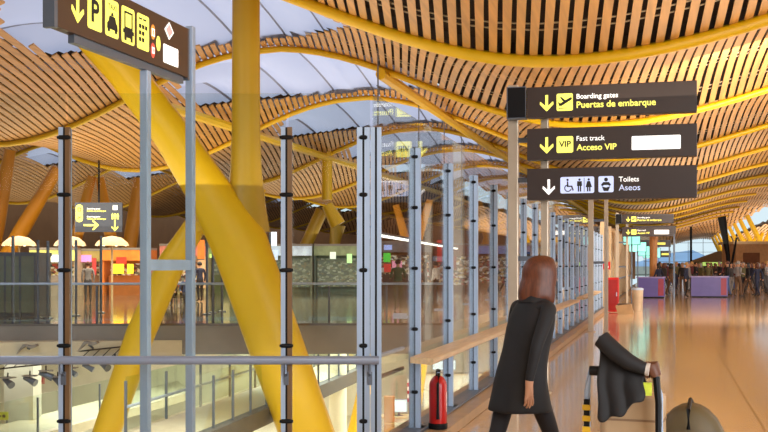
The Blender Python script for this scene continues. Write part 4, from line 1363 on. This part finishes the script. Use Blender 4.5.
# gallery people
gal = [(398, 37, 2, 'green', 'olive', 'black', 0.4, 'person in a dark green jacket at the gallery railing under the green screen'),
       (411, 44, 0, 'white', 'charcoal', 'brown', 2.0, 'person in a white top and dark trousers behind the gallery railing'),
       (436, 46, 0, 'white', 'black', 'black', 1.2, 'person in a white shirt beside the red poster shop'),
       (425, 50, 1, 'charcoal', 'black', 'black', -1.2, 'person in charcoal walking past the dark perfume shop'),
       (200, 46, 0, 'navy', 'black', 'black', 1.0, 'person in navy standing behind the steel sign post on the gallery'),
       (148, 46, 1, 'brown', 'charcoal', 'black', -1.4, 'person in brown walking in front of the orange bar'),
       (88, 44, 0, 'grey', 'charcoal', 'brown', 0.6, 'person in a grey top near the pink sign')]
for px, zz, pr, a, b, c, r, lab in gal:
    crowd_person(px, zz, pr, a, b, c, r, lab, 'people on the gallery')
for i, (px, top) in enumerate(((155, 'navy'), (171, 'black'), (186, 'blue'))):
    zz = 42
    tt = crowd_person(px, zz, 4, top, 'navy', 'black', YAW + PI + .3 * (i - 1), 'person in %s seated on a gallery chair near the orange bar' % top, 'people on the gallery')
    p = G(px, zz)
    ch = thing('gallery_chair', 'dark gallery chair under the seated person in %s' % top, 'chair', p.to_tuple(), YAW + PI + .3 * (i - 1), 'gallery chairs')
    mb = MB(); mb.box((-.22, -.12, .30), (.22, .34, .345)); mb.build('seat', M_BLACK, ch)
    mb = MB(); mb.box((-.22, -.20, .36), (.22, -.16, .85)); mb.build('backrest', M_BLACK, ch)
    for sxx in (-.2, .2):
        for syy in (-.16, .3):
            mb = MB(); mb.box((sxx - .015, syy - .015, 0), (sxx + .015, syy + .015, .31)); mb.build('leg', M_STEEL_D, ch)

# ------------------------------------------------------------------ hall furniture near the crowd
M_PURPLE = mat('purple_laminate', (92, 76, 150), 0.35, var=0.08)
def purple_desk(label, px0, px1, zz, h):
    t = thing('purple_desk', label, 'desk', G(px0, zz).to_tuple(), 0.0)
    w = (px1 - px0) / FPX * zz
    mb = MB(); mb.box((0, 0, .06), (w, .8, h - .06)); mb.build('body', M_PURPLE, t)
    mb = MB(); mb.box((-.04, -.04, h - .06), (w + .04, .84, h)); mb.build('counter_top', mat('lilac_top', (150, 134, 190), 0.3), t)
    mb = MB(); mb.box((.04, .04, 0), (w - .04, .76, .06)); mb.build('plinth', M_BLACK, t)
    mb = MB(); mb.box((w - .32, -.012, .12), (w - .06, 0, h - .1)); mb.build('side_panel', mat('red_panel', (150, 36, 60), 0.4), t)
purple_desk('wide purple desk with a red end panel standing in front of the crowd', 691, 726, 52, 1.05)
purple_desk('narrow dark purple desk beside the round bin', 637, 664, 51, 1.03)
t = thing('timber_column', 'round timber clad column behind the narrow purple desk', 'column', G(653.5, 54).to_tuple())
mb = MB(); mb.lathe([(.2, 0), (.2, 3.2), (.19, 3.25)]); mb.build('shaft', mat('timber_clad', (196, 132, 70), 0.5), t, smooth=True)
mb = MB(); mb.lathe([(.26, 0), (.26, .12), (.2, .14)]); mb.build('base', M_STEEL_D, t, smooth=True)
p = G(637.5, 37)
t = thing('litter_bin', 'round pale metal litter bin on the polished floor by the planter', 'bin', p.to_tuple())
mb = MB(); mb.lathe([(.17, 0), (.18, .02), (.20, .7), (.205, .72)]); mb.build('body', mat('bin_beige', (186, 166, 140), 0.35, 0.3), t, smooth=True)
mb = MB(); mb.lathe([(.21, .72), (.21, .77), (.15, .80), (.12, .76)]); mb.build('rim', M_STEEL, t, smooth=True)
p = G(618, 34)
t = thing('planter', 'low beige trapezoid planter box by the panelled partition', 'planter', p.to_tuple())
mb = MB(); mb.add([(0, 0, 0), (.5, 0, 0), (.5, .5, 0), (0, .5, 0), (-.08, -.06, .28), (.42, -.06, .34), (.42, .5, .34), (-.08, .5, .28)], [(0, 3, 2, 1), (0, 1, 5, 4), (1, 2, 6, 5), (2, 3, 7, 6), (3, 0, 4, 7), (4, 5, 6, 7)]); mb.build('box', M_KERB, t)
mb = MB(); mb.box((-.02, .0, .29), (.38, .44, .345)); mb.build('soil', mat('soil', (80, 60, 44), 0.9), t)
p = G(600.5, 35.5); p.x = -1.90
t = thing('hose_cabinet', 'tall red fire hose cabinet beside the glass screen', 'cabinet', (p.x, p.y, 0))
mb = MB(); mb.box((0, 0, .02), (.36, .3, 1.18)); mb.build('body', M_RED, t, bevel=.01)
mb = MB(); mb.box((.03, -.015, .08), (.33, 0, 1.1)); d = mb.build('door', mat('dark_red', (140, 22, 20), 0.35), t)
mb = MB(); mb.box((.28, -.04, .55), (.31, -.015, .68)); mb.build('handle', M_STEEL, d)
p = W(596, 266, 35.5)
t = thing('fire_sign', 'small red fire sign with a white mark on the glass screen', 'sign', (-2.05, p.y, 1.45))
mb = MB(); mb.box((0, 0, 0), (.24, .02, .26)); mb.build('plate', M_RED, t)
mb = MB(); mb.prism([(.06, .05), (.10, .05), (.10, .2), (.06, .2)], -.005, 0); mb.prism([(.13, .06), (.18, .06), (.18, .12), (.13, .12)], -.005, 0); mb.build('mark', M_WLIT, t)
mb = MB(); mb.box((.10, .02, -1.35), (.14, .05, .2)); mb.build('stem', M_STEEL, t)

# far end: dark columns, kiosk building, window pole
t = thing('black_column', 'tall black column standing in the bright far window', 'column', G(730, 100).to_tuple())
mb = MB(); mb.sweep([(0, 0, 0), (-.2, 0, 2.6), (-.75, 0, 6.2)], [.2, .2, .4], 12); mb.build('shaft', M_BLACK, t, smooth=True)
mb = MB(); mb.sweep([(.15, 0, 1.6), (.6, 0, 4.2)], [.12, .09], 10); mb.build('branch', M_BLACK, t, smooth=True)
t = thing('black_mast', 'thin black mast rising in the middle of the far window', 'column', G(691, 120).to_tuple())
mb = MB(); mb.sweep([(0, 0, 0), (0, 0, 6.0)], .13, 10); mb.build('shaft', M_BLACK, t, smooth=True)
mb = MB(); mb.box((-.6, -.05, 1.6), (.5, .05, 1.7)); mb.build('arm', M_BLACK, t)
p = G(736, 120)
t = thing('kiosk_building', 'beige kiosk building behind the crowd with a dark shutter', 'building', p.to_tuple(), YAW)
w = 60 / FPX * 120
mb = MB(); mb.box((0, 0, 0), (w, 5, 4.0)); mb.build('walls', mat('kiosk_beige', (206, 160, 110), 0.6), t)
mb = MB(); mb.box((-.4, -.4, 4.0), (w, 5.2, 4.3)); mb.build('roof', mat('kiosk_roof', (220, 190, 150), 0.6), t)
mb = MB(); mb.box((.8, -.06, 1.0), (2.7, 0, 3.0)); mb.build('shutter', mat('shutter_brown', (120, 74, 40), 0.6), t)
mb = MB(); mb.box((3.9, -.06, 1.6), (4.5, 0, 3.2)); mb.build('window', M_BLACK, t)
p = G(698, 150)
t = thing('kiosk_building', 'low dark roofed stand with green lights left of the beige kiosk', 'building', p.to_tuple(), YAW)
w = 40 / FPX * 150
mb = MB(); mb.box((0, 0, 0), (w * .75, 4, 2.0)); mb.build('walls', mat('stand_tan', (150, 140, 110), 0.6), t)
mb = MB(); mb.add([(-.5, -.5, 2.0), (w * .8, -.5, 2.0), (w * .8, 4, 2.0), (-.5, 4, 2.0), (w * .6, 2, 3.6), (w * .8, 2, 3.6)], [(0, 1, 5, 4), (1, 2, 5), (2, 3, 4, 5), (3, 0, 4), (0, 3, 2, 1)]); mb.build('roof', mat('stand_roof', (84, 76, 66), 0.7), t)
mb = MB(); mb.box((.5, -.6, 1.5), (w * .7, -.5, 2.0)); mb.build('lit_fascia', mat('fascia_greenlit', (180, 226, 120), 0.5, var=.3, scale=2, emit=.8), t)

# ------------------------------------------------------------------ fire extinguisher
p = Vector((-2.02, on_x(438, -2.02), 0))
t = thing('fire_extinguisher', 'red fire extinguisher standing on the kerb below the wooden rail end', 'fire extinguisher', (-2.02, p.y, 0.10), 0.3)
mb = MB(); mb.lathe([(.078, .035), (.082, .05), (.082, .40), (.076, .43), (.055, .465), (.03, .485)], seg=24); mb.build('cylinder', M_RED, t, smooth=True)
mb = MB(); mb.lathe([(.084, 0), (.088, .01), (.088, .05), (.080, .055)], seg=24); mb.build('foot_ring', M_BLACK, t, smooth=True)
mb = MB(); mb.lathe([(.022, .485), (.022, .53), (.016, .54)], seg=12); v = mb.build('valve', M_BLACK, t, smooth=True)
mb = MB(); mb.box((-.015, -.10, .53), (.015, .02, .545)); mb.box((-.012, -.10, .505), (.012, .0, .515)); mb.build('lever', M_BLACK, v)
mb = MB(); mb.lathe([(.014, 0), (.014, .02)], (.0, -.03, .50), 10); mb.build('gauge', M_STEEL, v)
mb = MB(); mb.sweep([(0, -.02, .50), (-.0, -.09, .49), (-.01, -.104, .42), (-.01, -.102, .20), (-.01, -.10, .10)], [.012, .012, .012, .012, .016], 10); mb.build('hose', M_BLACK, t, smooth=True)
mb = MB()
seg = 10
vs = []
for z in (.16, .34):
    for i in range(seg + 1):
        a = -.55 + i * .11
        vs.append((.0835 * math.cos(a), .0835 * math.sin(a), z))
mb.add(vs, [(i, i + 1, i + 2 + seg, i + 1 + seg) for i in range(seg)])
mb.build('instruction_label', mat('label_pale', (226, 186, 176), 0.5, var=.3, scale=30), t)

# ------------------------------------------------------------------ luggage trolley group
pt = G(632, 5.75)
ROT = YAW - 0.35
t = thing('luggage_trolley', 'steel luggage trolley with a black handlebar carrying the suitcase and the coat', 'trolley', pt.to_tuple(), ROT)
mb = MB(); mb.sweep([(-.24, 0, .22), (-.24, -.02, .9), (-.22, -.06, 1.02), (.13, -.06, 1.02), (.15, -.02, .9), (.15, 0, .22)], .017, 10); mb.build('upright_frame', M_STEEL, t, smooth=True)
mb = MB(); mb.sweep([(-.22, -.06, 1.02), (.13, -.06, 1.02)], .027, 12); mb.build('handlebar', M_BLACK, t, smooth=True)
mb = MB(); mb.box((-.26, -.02, .18), (.55, .75, .215)); mb.box((-.26, 0, .20), (-.23, .75, .32)); mb.build('deck', M_STEEL, t)
for x, y in ((-.2, .1), (.48, .1), (.14, .7)):
    mb = MB(); mb.sweep([(x - .02, y, .075), (x + .02, y, .075)], .075, 16); mb.box((x - .03, y - .02, .08), (x + .03, y + .02, .19)); mb.build('wheel', M_BLACK, t, smooth=True)
mb = MB(); mb.box((-.255, -.05, .60), (-.225, -.03, .86))
for i in range(4):
    mb.box((-.262, -.056, .62 + i * .06), (-.218, -.05, .65 + i * .06), 1)
mb.build('striped_plate', [M_BLACK, mat('hazard_yellow', (206, 160, 30), 0.5)], t)
mb = MB(); mb.box((-.05, -.10, .925), (.05, -.085, .985)); mb.box((.06, -.10, .90), (.115, -.088, .97)); mb.build('tag', mat('lime_tag', (206, 220, 70), 0.5, var=.2, scale=20), t)

TR = Matrix.Translation(pt) @ Matrix.Rotation(ROT, 4, 'Z')
def put(x, y, z):
    return (TR @ Vector((x, y, z))).to_tuple()
# suitcase
t = thing('suitcase', 'beige upright suitcase standing on the luggage trolley', 'suitcase', put(-.01, .17, .216), ROT)
mb = MB()
mb.slab(rrect(-.18, -.12, .17, .12, .05, 5), .02, .66)
mb.build('shell', mat('suitcase_beige', (196, 164, 126), 0.45, var=.06), t, bevel=.02)
mb = MB()
for z in (.16, .34, .52):
    mb.slab(rrect(-.184, -.124, .174, .124, .05, 5), z, z + .012)
mb.build('ribs', mat('suitcase_rib', (150, 118, 88), 0.5), t)
mb = MB(); mb.sweep([(-.08, 0, .66), (-.08, 0, .70), (.07, 0, .70), (.07, 0, .66)], .012, 8); mb.build('carry_handle', M_BLACK, t, smooth=True)
for x in (-.13, .13):
    mb = MB(); mb.box((x - .02, -.1, 0), (x + .02, .1, .02)); mb.build('foot', M_BLACK, t)
# duffel
t = thing('duffel_bag', 'dark olive round-topped bag lying on the trolley beside the suitcase', 'bag', put(.275, .50, .216), ROT)
mb = MB()
pts = [(0, -.14 + .03 * i, .29) for i in range(11)]
rad = [(.10, .16), (.17, .25), (.20, .278), (.205, .285), (.205, .285), (.205, .285), (.205, .285), (.205, .285), (.20, .278), (.17, .25), (.10, .16)]
mb.sweep(pts, rad, 24); mb.build('body', mat('olive_canvas', (92, 78, 50), 0.6, var=.2, scale=6), t, smooth=True)
mb = MB(); mb.sweep([(.0, -.17, .45), (.0, -.17, .56), (0, .0, .60), (0, .17, .56), (0, .17, .45)], .012, 8); mb.build('strap', M_BLACK, t, smooth=True)
mb = MB(); mb.sweep([(-.19, -.12, .33), (-.1, -.145, .33), (.1, -.145, .33), (.19, -.12, .33)], .008, 6); mb.build('zip', M_STEEL_D, t)
# coat draped over the handlebar
t = thing('draped_coat', 'black coat with a cuffed sleeve draped over the trolley handlebar', 'coat', put(-.03, -.06, 1.03), ROT)
mb = MB()
nx, ny = 16, 14
vs = []
for i in range(nx + 1):
    u = i / nx
    x = -.14 + u * .25
    top = .16 * max(0, 1 - u * 1.25) ** 1.1
    for j in range(ny + 1):
        v = -1 + 2 * j / ny
        fall = abs(v) ** 1.4 * (.30 + .018 * math.sin(u * 14)) * (1 - .62 * max(0, u - .35))
        y = v * (.045 + .03 * abs(v)) + .012 * math.sin(u * 17 + v * 3) * abs(v)
        vs.append((x + .01 * math.sin(j * 1.7), y, .032 + top * (1 - abs(v)) - fall))
mb.add(vs, [(i * (ny + 1) + j, (i + 1) * (ny + 1) + j, (i + 1) * (ny + 1) + j + 1, i * (ny + 1) + j + 1) for i in range(nx) for j in range(ny)])
o = mb.build('cloth', M_COAT, t, smooth=True)
m_ = o.modifiers.new('solid', 'SOLIDIFY'); m_.thickness = .018; m_.offset = 1
m_ = o.modifiers.new('sub', 'SUBSURF'); m_.levels = m_.render_levels = 1
mb = MB(); mb.sweep([(-.12, -.05, .17), (-.04, -.07, .10), (.03, -.075, .05), (.09, -.07, .025), (.12, -.065, .014)], [(.05, .05), (.055, .05), (.05, .045), (.042, .036), (.038, .032)], 12); sl = mb.build('sleeve', M_COAT, t, smooth=True)
mb = MB(); mb.sweep([(.118, -.065, .015), (.135, -.065, .012)], [(.041, .035), (.041, .035)], 12); mb.build('cuff', mat('cuff_grey', (190, 180, 170), 0.6), sl, smooth=True)
# brown gloves on the bar
t = thing('shoulder_bag', 'small brown leather bag hanging from the end of the handlebar', 'bag', put(.085, -.06, .80), ROT)
mb = MB(); mb.sweep([(-.02, 0, .20), (0, 0, .245), (.03, 0, .25), (.05, 0, .2)], [.03, .045, .045, .03], 12, up=(0, 1, 0)); mb.build('flap', mat('leather_brown', (96, 56, 36), 0.5), t, smooth=True)
mb = MB(); mb.sweep([(.05, 0, .20), (.062, 0, .05), (.06, 0, -.2)], [(.02, .02), (.018, .02), (.016, .02)], 8); mb.build('strap', M_BLACK, t, smooth=True)
